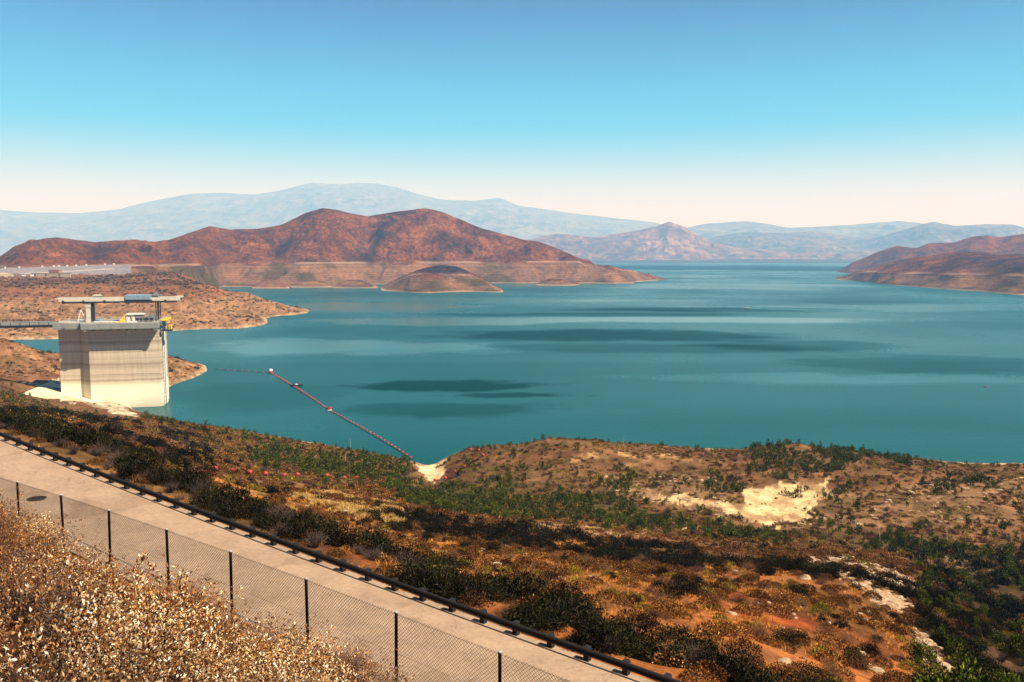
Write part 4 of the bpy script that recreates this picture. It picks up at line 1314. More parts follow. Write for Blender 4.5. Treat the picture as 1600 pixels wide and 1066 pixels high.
def make_boat(name, L, W, hullm, label, loc, rz):
    r = empty(name, loc, rz); tag(r, label, "boat")
    hull_mesh(L, W, .85, hullm, r)
    MB().box(-L * .12, L * .10, -W * .28, W * .28, .45, 1.25, .06).build("console", m_buoyw, r)
    mb = MB(); mb.bar((L * .10, 0, 1.15), (L * .03, 0, 1.75), W * .5, .05, (0, 1, 0)); mb.build("windscreen", m_glass, r)
    MB().box(-L * .33, -L * .22, -W * .32, W * .32, .35, .75, .05).build("seat", m_dark, r)
    mb = MB(); mb.box(-L * .5 - .35, -L * .5 + .05, -.25, .25, -.3, 1.15, .08); mb.build("outboard_motor", m_dark, r)
    return r
X, Y, _ = at_height(464, 603.5)
make_boat("work_boat", 6.4, 2.2, m_bhull, "small dark work boat with white console moored against the red float line", (X, Y, .1), math.radians(8))
X, Y, _ = at_height(1167, 482)
make_boat("motor_boat", 8.5, 2.7, m_buoyw, "tiny white motor boat under way far out in the middle of the lake", (X, Y, .15), math.radians(150))
# wake: two low ridges of water spreading behind the boat
V, F = [], []
ang = math.radians(150)
dx, dy = -math.cos(ang), -math.sin(ang)
nx, ny = -dy, dx
for s_ in (-1, 1):
    k0 = len(V)
    for i in range(41):
        f = i / 40; d = 4 + 150 * f
        off = s_ * d * .10; w = .8 + 2.2 * f; hgt = .35 * (1 - f) + .02
        cx_, cy_ = X + dx * d + nx * off, Y + dy * d + ny * off
        V += [(cx_ - nx * w, cy_ - ny * w, -.05), (cx_, cy_, hgt), (cx_ + nx * w, cy_ + ny * w, -.05)]
    for i in range(40):
        a_ = k0 + i * 3
        F += [(a_, a_ + 1, a_ + 4, a_ + 3), (a_ + 1, a_ + 2, a_ + 5, a_ + 4)]
m_foam = plain("foam", (0.10, 0.26, 0.30), 0.5, 0, 0.3, .5)
tag(obj("boat_wake", np_mesh("boat_wake", V, F, m_foam, True)), kind='stuff')

# ------------------------------------------------------------------ stranded red floats on the near shore
LB = [(335, 735.5), (364, 737.5), (390, 739.5), (415, 741.5), (444, 743), (465, 742), (511, 743.5), (538, 747), (558, 747), (600, 747.5), (680, 750), (696, 747), (712, 737), (726, 728.5), (741, 719), (755, 711), (748, 703), (735, 702)]
LBT = ["at the left end of the stranded row on the brown slope", "in the row on the slope, second from its left end", "in the row on the slope, third from its left end", "fourth from the left end of the row, half sunk in scrub", "fifth from the left end of the row above green scrub",
       "in the row beside a brown shrub, sixth from its left end", "standing apart in the middle of the row among green scrub", "in the middle of the row, left of a close pair mate", "in the middle of the row, right of a close pair mate", "deep in green bushes left of the sandy notch",
       "on the pale sand at the foot of the notch", "on the right rim of the pale sand", "lowest of the string climbing the mound right of the notch", "second up the mound right of the notch", "third up the mound right of the notch", "at the right bend of the string on the mound",
       "near the mound top by the water", "at the water end of the string on the mound"]
lf0 = empty("stranded_float")
MB().ball((0, 0, .5), .58, .9, 14, 8).build("shell", m_buoy, lf0, smooth_shade=True)
MB().cyl((-.66, 0, .5), (.66, 0, .5), .11, n=8).build("axle", m_rope, lf0)
lbp = []
for (px_, py_), tx in zip(LB, LBT):
    p = hit(px_, py_ + 2.5, 60); lbp.append(p)
    put(lf0, p, rb.uniform(0, 3), "faded red ball float " + tx, "buoy", "red floats stranded on the shore")
mb = MB()
for a_, b_ in zip(lbp[:-1], lbp[1:]):
    k = 8
    q = [(a_[0] + (b_[0] - a_[0]) * i / k, a_[1] + (b_[1] - a_[1]) * i / k) for i in range(k + 1)]
    for c_, d_ in zip(q[:-1], q[1:]):
        mb.bar((c_[0], c_[1], float(ground(*c_)) + .12), (d_[0], d_[1], float(ground(*d_)) + .12), .07)
tag(mb.build("stranded_cable", m_rope), "dark cable lying over the scrub between the stranded red floats", "cable")

# flat-roofed little shelter on the mound top by the water
p = hit(877, 684.5, 60)
r = empty("instrument_hut", p, math.radians(-8)); tag(r, "small white flat-roofed box standing on the orange mound at the water's edge", "hut")
MB().box(-1.5, 1.5, -1.0, 1.0, -.4, .55, .04).build("body", m_grey, r)
mb = MB(); mb.prism([(-1.9, -1.5), (1.9, -1.5), (1.5, 1.5), (-2.3, 1.5)], 0, .16); rf = mb.build("roof", m_buoyw, r, (0, 0, .75)); rf.rotation_euler = (math.radians(14), 0, 0)
# grey drainage box near the bottom centre of the slope
p = hit(541, 806, 40)
r = empty("marker_stump", p); tag(r, "short weathered stump with a flat stone cap in the yellow grass", "stump")
MB().cyl((0, 0, -.3), (0, 0, .55), .18, .15, n=9).build("trunk", plain("grey_wood", (.16, .12, .09), .9, 0, .3, 8), r)
MB().box(-.34, .34, -.26, .26, .55, .66, .03).build("cap", plain("cap_stone", (.34, .26, .18), .9, 0, .2, 8), r)

# ------------------------------------------------------------------ dam and buildings behind the left shore
m_dam, nt, b = new_mat("riprap_dam")
v = coord(nt)
c = ramp(nt, noise_tex(nt, 0.12, 6, .75, v), [(0.3, (0.13, 0.115, 0.12)), (0.7, (0.27, 0.235, 0.235))])
nt.links.new(c, b.inputs['Base Color']); b.inputs['Roughness'].default_value = .95
DC = [(-260, 424), (-100, 421.5), (0, 419.5), (60, 417.5), (120, 415.5), (175, 413.5), (205, 413.0)]
V = []
for px_, py_ in DC:
    for dpy, dY in ((0, 8), (0, 0), (16.5, -38), (30, -60)):
        V.append(at_depth(px_, py_ + dpy * (1 if px_ < 180 else .75), 1545 + dY))
dm = empty("embankment_dam", (0, 0, 0)); tag(dm, "long low grey rock embankment dam below the brown hills at the left", "dam")
obj("face", np_mesh("dam_face", V, grid_faces(len(DC), 4), m_dam), dm)
V = []
for px_, py_ in DC[2:]:
    f = (px_ + 20) / 225
    for q, Yq in ((8.2, -19.2), (9.2, -21.6)): 
        a_ = at_depth(px_, py_ + 16.5 * (.62 - .30 * f), 1545 - 38 * (.62 - .30 * f) - 1.0); V.append((a_[0], a_[1] - (q - 8.2) * 3, a_[2] - (q - 8.2) * 1.6))
obj("face_road", np_mesh("face_road", V, grid_faces(len(DC) - 2, 2), plain("track_gravel", (.38, .32, .26), .9)), dm)
cp = MB().box(-1.2, 1.2, -1, 1, -1, 2.2, .1)
c0 = None
for px_ in (8, 30, 66, 84, 92, 105, 119, 135, 164, 178):
    py_ = float(np.interp(px_, [q[0] for q in DC], [q[1] for q in DC])); a_ = at_depth(px_, py_, 1545)
    if c0 is None: c0 = cp.build("crest_marker", m_buoyw, dm); o = c0
    else: o = c0.copy(); link(o); o.parent = dm
    o.location = a_
m_brick = plain("brick_red_wall", (0.42, 0.17, 0.09), .85, 0, .15, .3)
X, Y, Z = at_depth(86.5, 427, 1440)
r = empty("service_building", (X, Y, Z)); tag(r, "small reddish flat-roofed building standing before the grey dam", "building")
MB().box(-8.5, 8.5, -5, 5, -3, 5.2).build("wall", m_brick, r)
MB().box(-9, 9, -5.5, 5.5, 5.2, 5.8).build("roof", m_brick, r)
for xx in (-5.5, 0, 5.5): MB().box(xx - 1, xx + 1, -5.12, -5.0, .8, 2.8).build("window", m_dark, r)
m_vault = plain("pale_concrete", (0.42, 0.33, 0.22), .8, 0, .12, .1)
X, Y, Z = at_depth(80, 430, 1425)
r = empty("pale_retaining_wall", (X, Y, Z)); tag(r, "long pale concrete wall in front of the reddish building below the dam", "wall")
MB().box(-32, 32, -1.5, 1.5, -4, 3.0, .1).build("wall", m_vault, r)
MB().box(-33, 33, -2, 2, 3.0, 3.5, .05).build("coping", m_vault, r)
for xx in (-26, -8, 14): MB().box(xx - 1.3, xx + 1.3, -1.62, -1.5, -1.5, 1.4).build("door", m_dark, r)
X, Y, Z = at_depth(4, 431.5, 1400)
r = empty("pale_tank", (X, Y, Z)); tag(r, "low pale domed tank at the left frame edge below the dam", "tank")
mb = MB(); mb.cyl((0, 0, -4), (0, 0, 3), 16, n=40); mb.build("wall", m_vault, r)
mb = MB(); mb.cyl((0, 0, 3), (0, 0, 5.2), 16.3, 3, n=40); mb.build("roof", m_vault, r)
MB().box(-6, -3.4, -16.4, -15.6, -3, 1).build("hatch", m_dark, r)
v0 = None
for k, (px_, nm) in enumerate(((24, "left"), (37, "middle"), (50, "right"))):
    X, Y, Z = at_depth(px_, 431.5, 1405)
    rr = empty("parked_van", (X, Y, Z), .3 * k); tag(rr, "distant %s vehicle parked below the dam, %s of three" % (("blue", "white", "white")[k], nm), "van", "vehicles parked below the dam")
    bodym = m_blue if k == 0 else m_buoyw
    MB().box(-2.8, 2.8, -1.1, 1.1, -.3, 1.2, .15).box(-1.9, 2.7, -1.0, 1.0, 1.2, 2.2, .2).build("body", bodym, rr)
    MB().box(-1.7, 2.3, -1.04, 1.04, 1.35, 1.95).build("window", m_dark, rr)
    for sx_ in (-1.8, 1.8): MB().cyl((sx_, -1.15, -.3), (sx_, 1.15, -.3), .4, n=12).build("wheel", m_dark, rr)
# ------------------------------------------------------------------ plants: many leaf-sized faces spread through each crown
def leaf_mat(name, stops, rough=0.9, trans=0.0, objvar=0.25):
    m, nt, b = new_mat(name)
    g = nt.nodes.new('ShaderNodeNewGeometry')
    c = ramp(nt, g.outputs['Random Per Island'], stops)
    oi = nt.nodes.new('ShaderNodeObjectInfo')
    c = mix(nt, c, ramp(nt, oi.outputs['Random'], [(0.0, (1 - objvar, 1 - objvar * 1.1, 1 - objvar)), (1.0, (1 + objvar, 1 + objvar * .9, 1 + objvar * .7))]), 1.0, 'MULTIPLY')
    nt.links.new(c, b.inputs['Base Color'])
    b.inputs['Roughness'].default_value = rough
    b.inputs['Specular IOR Level'].default_value = 0.04
    return m
m_dry = leaf_mat("dry_pale_leaf", [(0.0, (0.025, 0.010, 0.004)), (0.28, (0.12, 0.040, 0.010)), (0.50, (0.34, 0.14, 0.038)), (0.74, (0.60, 0.34, 0.12)), (0.88, (0.88, 0.72, 0.42)), (1.0, (0.95, 0.90, 0.74))], objvar=.42)
m_dryb = leaf_mat("dry_brown_leaf", [(0.0, (0.05, 0.02, 0.01)), (0.4, (0.18, 0.065, 0.022)), (0.75, (0.34, 0.14, 0.045)), (1.0, (0.60, 0.36, 0.14))], objvar=.45)
m_rust = leaf_mat("rusty_seed_head", [(0.0, (0.03, 0.010, 0.004)), (0.45, (0.115, 0.042, 0.012)), (0.8, (0.32, 0.135, 0.030)), (1.0, (0.62, 0.36, 0.09))], objvar=.5)
m_sage = leaf_mat("dark_sage_leaf", [(0.0, (0.002, 0.002, 0.001)), (0.5, (0.008, 0.009, 0.003)), (0.85, (0.024, 0.024, 0.008)), (1.0, (0.07, 0.065, 0.022))], objvar=.6)
m_green = leaf_mat("willow_leaf", [(0.0, (0.006, 0.015, 0.001)), (0.4, (0.030, 0.056, 0.004)), (0.8, (0.095, 0.120, 0.010)), (1.0, (0.24, 0.22, 0.03))], objvar=.5)
m_olive = leaf_mat("olive_leaf", [(0.0, (0.035, 0.025, 0.002)), (0.5, (0.17, 0.12, 0.010)), (1.0, (0.48, 0.36, 0.04))])
m_ygrass = leaf_mat("yellow_grass", [(0.0, (0.35, 0.17, 0.035)), (0.6, (0.62, 0.38, 0.10)), (1.0, (0.85, 0.64, 0.28))])
m_ograss = leaf_mat("orange_grass", [(0.0, (0.28, 0.08, 0.012)), (0.6, (0.56, 0.22, 0.035)), (1.0, (0.78, 0.46, 0.13))])
m_twig = leaf_mat("grey_twig", [(0.0, (0.02, 0.012, 0.010)), (0.6, (0.075, 0.050, 0.042)), (1.0, (0.19, 0.145, 0.125))])
m_purp = leaf_mat("purple_brown_twig", [(0.0, (0.03, 0.010, 0.008)), (0.6, (0.09, 0.036, 0.026)), (1.0, (0.20, 0.10, 0.070))])
m_stem = plain("dry_stem", (0.12, 0.07, 0.04), 0.9, 0, 0.3, 12)
m_stone, nt, b = new_mat("slope_stone")
v = coord(nt); oi = nt.nodes.new('ShaderNodeObjectInfo')
c = ramp(nt, noise_tex(nt, 2.5, 6, .7, v), [(0.3, (0.22, 0.13, 0.065)), (0.7, (0.52, 0.37, 0.22))])
nt.links.new(c, b.inputs['Base Color']); b.inputs['Roughness'].default_value = .9

RNG = np.random.default_rng(12)
def quads_from(base, tip, side, wid):
    """diamond leaves: base, two side points, tip"""
    mid = base * .5 + tip * .5
    V = np.stack([base, mid + side * wid[:, None], tip, mid - side * wid[:, None]], 1)
    return V.reshape(-1, 3)
def unit(a): return a / (np.linalg.norm(a, axis=1, keepdims=True) + 1e-9)

def dome_leaves(n, R, Hh, leaf, aspect, rng, lump=.25, shell=.35, up=.4, flat=0.0):
    d = rng.normal(size=(n, 3)); d[:, 2] = np.abs(d[:, 2]) * 1.0 - 0.12; d = unit(d)
    az = np.arctan2(d[:, 1], d[:, 0]); el = np.arcsin(np.clip(d[:, 2], -1, 1))
    ph = rng.uniform(0, 9, 4)
    lm = 1 + lump * (np.sin(az * 3 + ph[0]) * np.cos(el * 4 + ph[1]) * .6 + np.sin(az * 7 + ph[2]) * np.sin(el * 9 + ph[3]) * .5)
    r = (1 - shell * rng.random(n) ** 1.6) * lm
    p = d * r[:, None] * np.array([R, R, Hh])
    p[:, 2] = np.maximum(p[:, 2], -0.04)
    dirn = unit(d * 1.0 + rng.normal(size=(n, 3)) * .75 + np.array([0, 0, up]))
    side = unit(np.cross(dirn, rng.normal(size=(n, 3))))
    L = leaf * rng.uniform(.6, 1.35, n)
    return quads_from(p, p + dirn * L[:, None], side, L * aspect)

def sprig_leaves(ns, k, R, Hh, leaf, aspect, rng, lump=.25, shell=.3):
    """curled leaves gathered in rosettes at the ends of stems, with gaps between the rosettes"""
    d = rng.normal(size=(ns, 3)); d[:, 2] = np.abs(d[:, 2]) - .1; d = unit(d)
    az = np.arctan2(d[:, 1], d[:, 0]); el = np.arcsin(np.clip(d[:, 2], -1, 1)); ph = rng.uniform(0, 9, 3)
    lm = 1 + lump * (np.sin(az * 3 + ph[0]) * np.cos(el * 4 + ph[1]) + .5 * np.sin(az * 8 + ph[2]))
    p = d * ((1 - shell * rng.random(ns) ** 1.3) * lm)[:, None] * np.array([R, R, Hh]); p[:, 2] = np.maximum(p[:, 2], .0)
    d = np.repeat(d, k, 0); p = np.repeat(p, k, 0); n = ns * k
    dirn = unit(d * .7 + rng.normal(size=(n, 3)) * .8 + np.array([0, 0, .35]))
    p = p + dirn * (leaf * .2) + rng.normal(size=(n, 3)) * leaf * .25
    side = unit(np.cross(dirn, rng.normal(size=(n, 3))))
    L = leaf * (.45 + 1.1 * rng.random(n) ** 1.5)
    return quads_from(p, p + dirn * L[:, None], side, L * aspect)

def twig_strips(n, R, Hh, rng, wid=.006, spread=1.0, curl=.25, seg=3, base_r=.12):
    """thin stems that leave the root and fan out"""
    az = rng.uniform(0, 2 * np.pi, n); lean = rng.random(n) ** .7 * spread
    out = np.stack([np.cos(az) * R, np.sin(az) * R, np.zeros(n)], 1) * lean[:, None]
    top = out + np.array([0, 0, 1]) * (Hh * (1 - .45 * lean ** 2) * rng.uniform(.6, 1.05, n))[:, None]
    b0 = out * base_r
    Vs = []
    prev = b0
    side = unit(np.cross(top - b0, rng.normal(size=(n, 3))))
    for k in range(seg):
        f = (k + 1) / seg
        nxt = b0 + (top - b0) * f + rng.normal(size=(n, 3)) * curl * R * .3 * f + np.array([0, 0, 1]) * (Hh * .12 * math.sin(math.pi * f))
        w0 = wid * (1 - k / seg * .8); w1 = wid * (1 - f * .8)
        Vs.append(np.stack([prev - side * w0, prev + side * w0, nxt + side * w1, nxt - side * w1], 1).reshape(-1, 3))
        prev = nxt
    return np.concatenate(Vs)

def sapling_leaves(n, R, Hh, leaf, rng, stems=5):
    az = rng.uniform(0, 2 * np.pi, stems); sp = rng.uniform(.1, .6, stems)
    k = rng.integers(0, stems, n); f = rng.random(n) ** .8 * .92 + .08
    hs = rng.uniform(.6, 1.0, stems)[k]
    cx = np.stack([np.cos(az[k]) * sp[k] * R * f, np.sin(az[k]) * sp[k] * R * f, f * Hh * hs], 1)
    rr = R * .55 * (1 - f ** 2) ** .5 * rng.random(n) ** .5 + .04 * R
    a2 = rng.uniform(0, 2 * np.pi, n)
    p = cx + np.stack([np.cos(a2) * rr, np.sin(a2) * rr, rng.normal(size=n) * .04 * Hh], 1)
    p[:, 2] = np.maximum(p[:, 2], .03)
    dirn = unit(np.stack([np.cos(a2) * .5, np.sin(a2) * .5, np.ones(n)], 1) + rng.normal(size=(n, 3)) * .35)
    side = unit(np.cross(dirn, rng.normal(size=(n, 3))))
    L = leaf * rng.uniform(.6, 1.4, n)
    return quads_from(p, p + dirn * L[:, None], side, L * .22)

def quad_mesh(name, V, mat):
    return np_mesh(name, V, np.arange(len(V)).reshape(-1, 4), mat)

_used = {}
def variants(kind, fn, mats, n):
    """each variant is a list of (part name, vertex array, material)"""
    out = []
    for i in range(n):
        rng = np.random.default_rng(abs(hash(kind)) % 1000 + 17 * i if False else sum(map(ord, kind)) + 17 * i)
        out.append([(pn, V, m) for pn, V, m in fn(rng)])
    return out

def v_brittle(rng):
    return [("foliage", sprig_leaves(1750, 11, 1.0, .98, .030, .21, rng, .26, .34), m_dry), ("stems", twig_strips(150, .95, .82, rng, .005), m_stem)]
def v_brown(rng):
    return [("foliage", sprig_leaves(1100, 9, .92, .86, .030, .2, rng, .30, .5), m_dryb), ("stems", twig_strips(220, .88, .74, rng, .005), m_twig)]
def v_rust(rng):
    return [("foliage", dome_leaves(1500, .62, .44, .065, .33, rng, .18, .3, .6), m_rust), ("stems", twig_strips(24, .5, .35, rng, .01), m_stem)]
def v_sage(rng):
    return [("foliage", dome_leaves(2600, .60, .62, .062, .24, rng, .35, .6, .8), m_sage), ("stems", twig_strips(60, .6, .62, rng, .009), m_twig)]
def v_green(rng):
    return [("foliage", sapling_leaves(800, .46, 1.0, .085, rng, 8), m_green), ("stems", twig_strips(8, .2, .85, rng, .010, .7, .1), m_stem)]
def v_olive(rng):
    return [("foliage", dome_leaves(900, .58, .46, .09, .18, rng, .22, .35, 1.2), m_olive), ("stems", twig_strips(30, .5, .45, rng, .008), m_stem)]
def v_twig(rng):
    return [("twigs", twig_strips(420, .62, .72, rng, .0045, 1.0, .22, 3), m_twig)]
def v_purple(rng):
    return [("twigs", np.concatenate([twig_strips(170, .75, .45, rng, .012, 1.0, .25, 3), dome_leaves(180, .7, .4, .09, .2, rng)]), m_purp)]
KINDS = {"brittle": (v_brittle, 5), "brown": (v_brown, 4), "rust": (v_rust, 4), "sage": (v_sage, 4), "green": (v_green, 4), "olive": (v_olive, 3), "twig": (v_twig, 3), "purple": (v_purple, 3)}
VAR, VME = {}, {}
for kd, (fn, n) in KINDS.items():
    VAR[kd] = variants(kd, fn, None, n)
    VME[kd] = [[(pn, quad_mesh(pn, V, m)) for pn, V, m in vs] for vs in VAR[kd]]

def plant(kd, i, name, loc, s, sz, rz, label, cat, group):
    """one plant: an Empty with its foliage and stems (copies share mesh data)"""
    r = empty(name, loc, rz); r.scale = (s, s, s * sz)
    tag(r, label, cat, group)
    for pn, me in VME[kd][i % len(VME[kd])]:
        obj(pn, me, r)
    return r

def terr_tilt(): pass

VERGE_EDGE = [.45]
def scatter(n, u0, u1, Y0, Y1, seed, dens):
    """n trial points uniform over the ground, kept where dens(px, py, X, Y, z) beats a random number"""
    rng = np.random.default_rng(seed)
    Y = np.sqrt(rng.random(n) * (Y1 ** 2 - Y0 ** 2) + Y0 ** 2)
    u = rng.uniform(u0, u1, n)
    X = u * Y
    z = ground(X, Y)
    px, py = to_px(X, Y, z)
    c, t = road_ct(X, Y)
    ok = rng.random(n) < dens(px, py, X, Y, z)
    ok &= ~in_poly(px, py, [(15, 590), (20, 608), (60, 628), (130, 648), (212, 658), (232, 640), (100, 588)])
    ok &= ~((c > C_NEAR - .35) & (c < C_FAR + VERGE_EDGE[0]) & (t > -76) & (t < 46))
    return X[ok], Y[ok], z[ok], px[ok], py[ok], rng

def visible(X, Y, z, top):
    """true where the plant's top clears the ground between it and the camera"""
    f = np.linspace(.03, .985, 70)[None, :]
    gx, gy = X[:, None] * f, Y[:, None] * f
    g = ground(gx, np.maximum(gy, 1.7))
    line = H + (z[:, None] + top[:, None] - H) * f
    px, py = to_px(X, Y, z + top)
    return ((g < line).all(1)) & (px > -30) & (px < 1630) & (py < 1090)

def merged(name, items, label, cat, decim=3):
    """everything past the individually built plants, as one object per material (uncountable scrub)"""
    bym = {}
    for kd, i, X, Y, z, s, sz, rz in items:
        for pn, V, m in VAR[kd][i % len(VAR[kd])]:
            q = V.reshape(-1, 4, 3)
            k = max(1, int(decim * (1 if Y < 100 else 2.5 if Y < 160 else 6 if Y < 350 else 14)))
            if pn != "stems" or k == 1:
                q = q[(i * 7) % k::k]
                cen = q.mean(1, keepdims=True)
                q = (cen + (q - cen) * (k ** .42)).reshape(-1, 3)
            else: continue
            ca, sa = math.cos(rz), math.sin(rz)
            P = np.stack([(q[:, 0] * ca - q[:, 1] * sa) * s + X, (q[:, 0] * sa + q[:, 1] * ca) * s + Y, q[:, 2] * s * sz + z], 1)
            bym.setdefault(m.name, [m, []])[1].append(P)
    mats, Vs, mi = [], [], []
    for k, (m, ps) in bym.items():
        P = np.concatenate(ps); Vs.append(P); mi.append(np.full(len(P) // 4, len(mats), np.int32)); mats.append(m)
    V = np.concatenate(Vs)
    me = np_mesh(name, V, np.arange(len(V)).reshape(-1, 4), None)
    for m in mats: me.materials.append(m)
    me.polygons.foreach_set('material_index', np.concatenate(mi))
    o = obj(name, me)
    tag(o, label, cat, kind='stuff')
    print(name, len(items), 'plants', len(V) // 4, 'faces')
    return o

def region(px, py):
    """words for where on the land a plant stands"""
    return px, py

POOL = {}
def add(kd, X, Y, z, s, sz, rng, where):
    L = POOL.setdefault(kd, [])
    top = s * sz * (.9 if kd == "green" else .5)
    vis = visible(X, Y, z, top)
    for k in range(len(X)):
        L.append((kd, int(rng.integers(0, 999)), float(X[k]), float(Y[k]), float(z[k]) - .03 * float(s[k]), float(s[k]), float(sz[k]), float(rng.uniform(0, 6.28)), where, bool(vis[k])))

# --- the bank between camera and fence
def bank(px, py, X, Y, z):
    c, t = road_ct(X, Y); return ((c < C_FENCE - .1) & (t < 12)).astype(float)
X, Y, z, px, py, rg = scatter(9500, -.98, .35, 5.0, 44, 1, bank)
c_, t_ = road_ct(X, Y)
d_ = np.hypot(X, Y)
brown = (vnoise(X / 3.2, Y / 3.2, 3) > .47) | ((c_ > C_FENCE - 2.0) & (vnoise(X / 1.5, Y / 1.5, 4) > .35)) | (px < 40) & (py > 820)
keepout = (c_ > C_FENCE - .45)
BND = ([-60, 0, 100, 200, 300, 400, 478, 560, 640, 760, 1000], [750, 772, 842, 872, 922, 975, 1004, 1038, 1066, 1120, 1300])
s = rg.uniform(.65, 1.3, len(X)) * np.where(c_ > C_FENCE - 2.2, .7, 1.0)
ptop = to_px(X, Y, z + .98 * s)[1]; pxx = to_px(X, Y, z)[0]
keep = (d_ > 8.0) & ~keepout & (ptop > np.interp(pxx, *BND) - np.where(c_ > C_FENCE - 3, 34, 0))
# every bush has its own ground: no two crowns fill the same spot
_sel = []
for q in np.flatnonzero(keep)[np.argsort(-s[keep])]:
    if all((X[q] - X[w_]) ** 2 + (Y[q] - Y[w_]) ** 2 > (.71 * (s[q] + s[w_])) ** 2 for w_ in _sel): _sel.append(q)
keep = np.zeros(len(X), bool); keep[_sel] = True
print('bank bushes', keep.sum())
gx = rg.random(len(X)) < .007
add("twig", X[gx & (ptop > np.interp(pxx, *BND) + 20)], Y[gx & (ptop > np.interp(pxx, *BND) + 20)], z[gx & (ptop > np.interp(pxx, *BND) + 20)], rg.uniform(.9, 1.5, (gx & (ptop > np.interp(pxx, *BND) + 20)).sum()), rg.uniform(.9, 1.2, (gx & (ptop > np.interp(pxx, *BND) + 20)).sum()), rg, "bank")
m1 = keep & ~brown ; m2 = keep & brown
for m, kd in ((m1, "brittle"), (m2, "brown")):
    add(kd, X[m], Y[m], z[m], s[m], rg.uniform(.8, 1.25, m.sum()), rg, "bank")
# bare twig bushes at the fence
tw = [(484, 962, 1.3), (700, 1058, 1.3), (60, 806, 1.0), (125, 838, .8), (300, 905, .8), (230, 880, .7), (545, 1010, 1.1), (420, 965, .8), (110, 1010, 1.3), (300, 1000, .9), (20, 900, 1.2)]
for px_, py_, s_ in tw:
    uu_, _q = ray(px_, py_)
    cc_ = (C_FENCE + .35) if py_ < 1100 and px_ not in (110, 20) and not (px_ == 300 and py_ == 1000) else None
    if cc_:
        Yq = cc_ * RL / (float(uu_) + 1.387); p = (float(uu_) * Yq, Yq, float(ground(float(uu_) * Yq, Yq)))
    else: p = hit(px_, py_ + 6, 3)
    add("twig" if px_ not in (60, 545) else "sage", np.array([p[0]]), np.array([p[1]]), np.array([p[2]]), np.array([s_]), np.array([1.0]), rg, "bank")

# --- dark thicket just beyond the rail
def thick(px, py, X, Y, z):
    c, t = road_ct(X, Y); return ((c > C_FAR + .9) & (c < C_FAR + 3.6 + 1.2 * np.sin(t * .7)) & (t > -70) & (t < 40)) * 1.0
rg = np.random.default_rng(2)
nv = 760
t_ = rg.uniform(-72, 36, nv); c_ = C_FAR + .8 + rg.random(nv) ** 1.5 * 4.2
X, Y = road_xy(c_, t_)
ok = Y > 14
X, Y, t_, c_ = X[ok], Y[ok], t_[ok], c_[ok]
z = ground(X, Y); k = rg.random(len(X))
gap = vnoise(t_ / 3.5, c_ / 4.5, 6) > .66
for m, kd, s0, s1 in (((k < .58) & ~gap, "sage", 1.1, 2.0), ((k > .58) & (k < .74), "twig", .9, 1.5), ((k > .74) & (k < .90) & ~gap, "brown", .5, .95), ((k > .9), "rust", .8, 1.3)):
    add(kd, X[m], Y[m], z[m], rg.uniform(s0, s1, m.sum()) * np.where(c_[m] < C_FAR + 2, .72, 1), rg.uniform(.75, 1.15, m.sum()), rg, "verge")

# --- slope of orange soil with domed shrubs
def slope_d(px, py, X, Y, z):
    c, t = road_ct(X, Y)
    base = (c > C_FAR + 2.5) & (z > 9.5) & (Y < 330)
    o = in_poly(px, py, ZONES['orange']) | in_poly(px, py, ZONES['orange2'])
    rk = in_poly(px, py, ZONES['rocky']) | in_poly(px, py, ZONES['rocky2']) | in_poly(px, py, ZONES['red'])
    cl = smooth(.28, .62, vnoise(X / 7, Y / 7, 21))
    return base * (np.where(o, .62, .8) * (.35 + .65 * cl) * np.where(rk, .42, 1) * np.where(in_poly(px, py, ZONES['orange2']), .3, 1))
_A1, _A2 = scatter(9500, -.85, .85, 24, 105, 33, slope_d), scatter(30000, -.85, .85, 105, 330, 3, slope_d)
X, Y, z, px, py = (np.concatenate([_A1[q], _A2[q]]) for q in range(5)); rg = _A2[5]
k = rg.random(len(X))
pn_ = vnoise(X / 11, Y / 11, 33)
dk = (px > 1430) & (py > 840) | ((px < 330) & (py > 640) & (pn_ > .52))
bandd = (np.abs(py - np.interp(px, [600, 800, 1000, 1200, 1400], [812, 842, 868, 888, 925])) < 16) & (px > 560)
dk |= bandd & (k < .35)
sz_ = rg.uniform(.7, 1.2, len(X))
for m, kd, s0, s1 in ((~dk & (k < .60), "rust", .7, 1.55), (~dk & (k > .60) & (k < .74), "brown", .5, 1.05), (~dk & (k > .74) & (k < .84), "olive", .6, 1.35), (~dk & (k > .84) & (k < .96), "sage", .7, 1.6), (~dk & (k > .96), "purple", .7, 1.3),
                      (dk & (k < .42), "sage", 1.0, 2.2), (dk & (k > .42) & (k < .62), "rust", .8, 1.6), (dk & (k > .62) & (k < .76), "olive", .8, 1.6), (dk & (k > .76) & (k < .93) & (px > 560), "green", 1.0, 2.0), (dk & (k > .76) & (k < .93) & (px <= 560), "brown", .5, 1.0), (dk & (k > .93), "twig", .9, 1.6)):
    kk = rg.random(m.sum()) ** 1.6
    add(kd, X[m], Y[m], z[m], (s0 + (s1 - s0) * kk) * np.where(Y[m] > 110, 1.25, 1.0), sz_[m], rg, "slope")

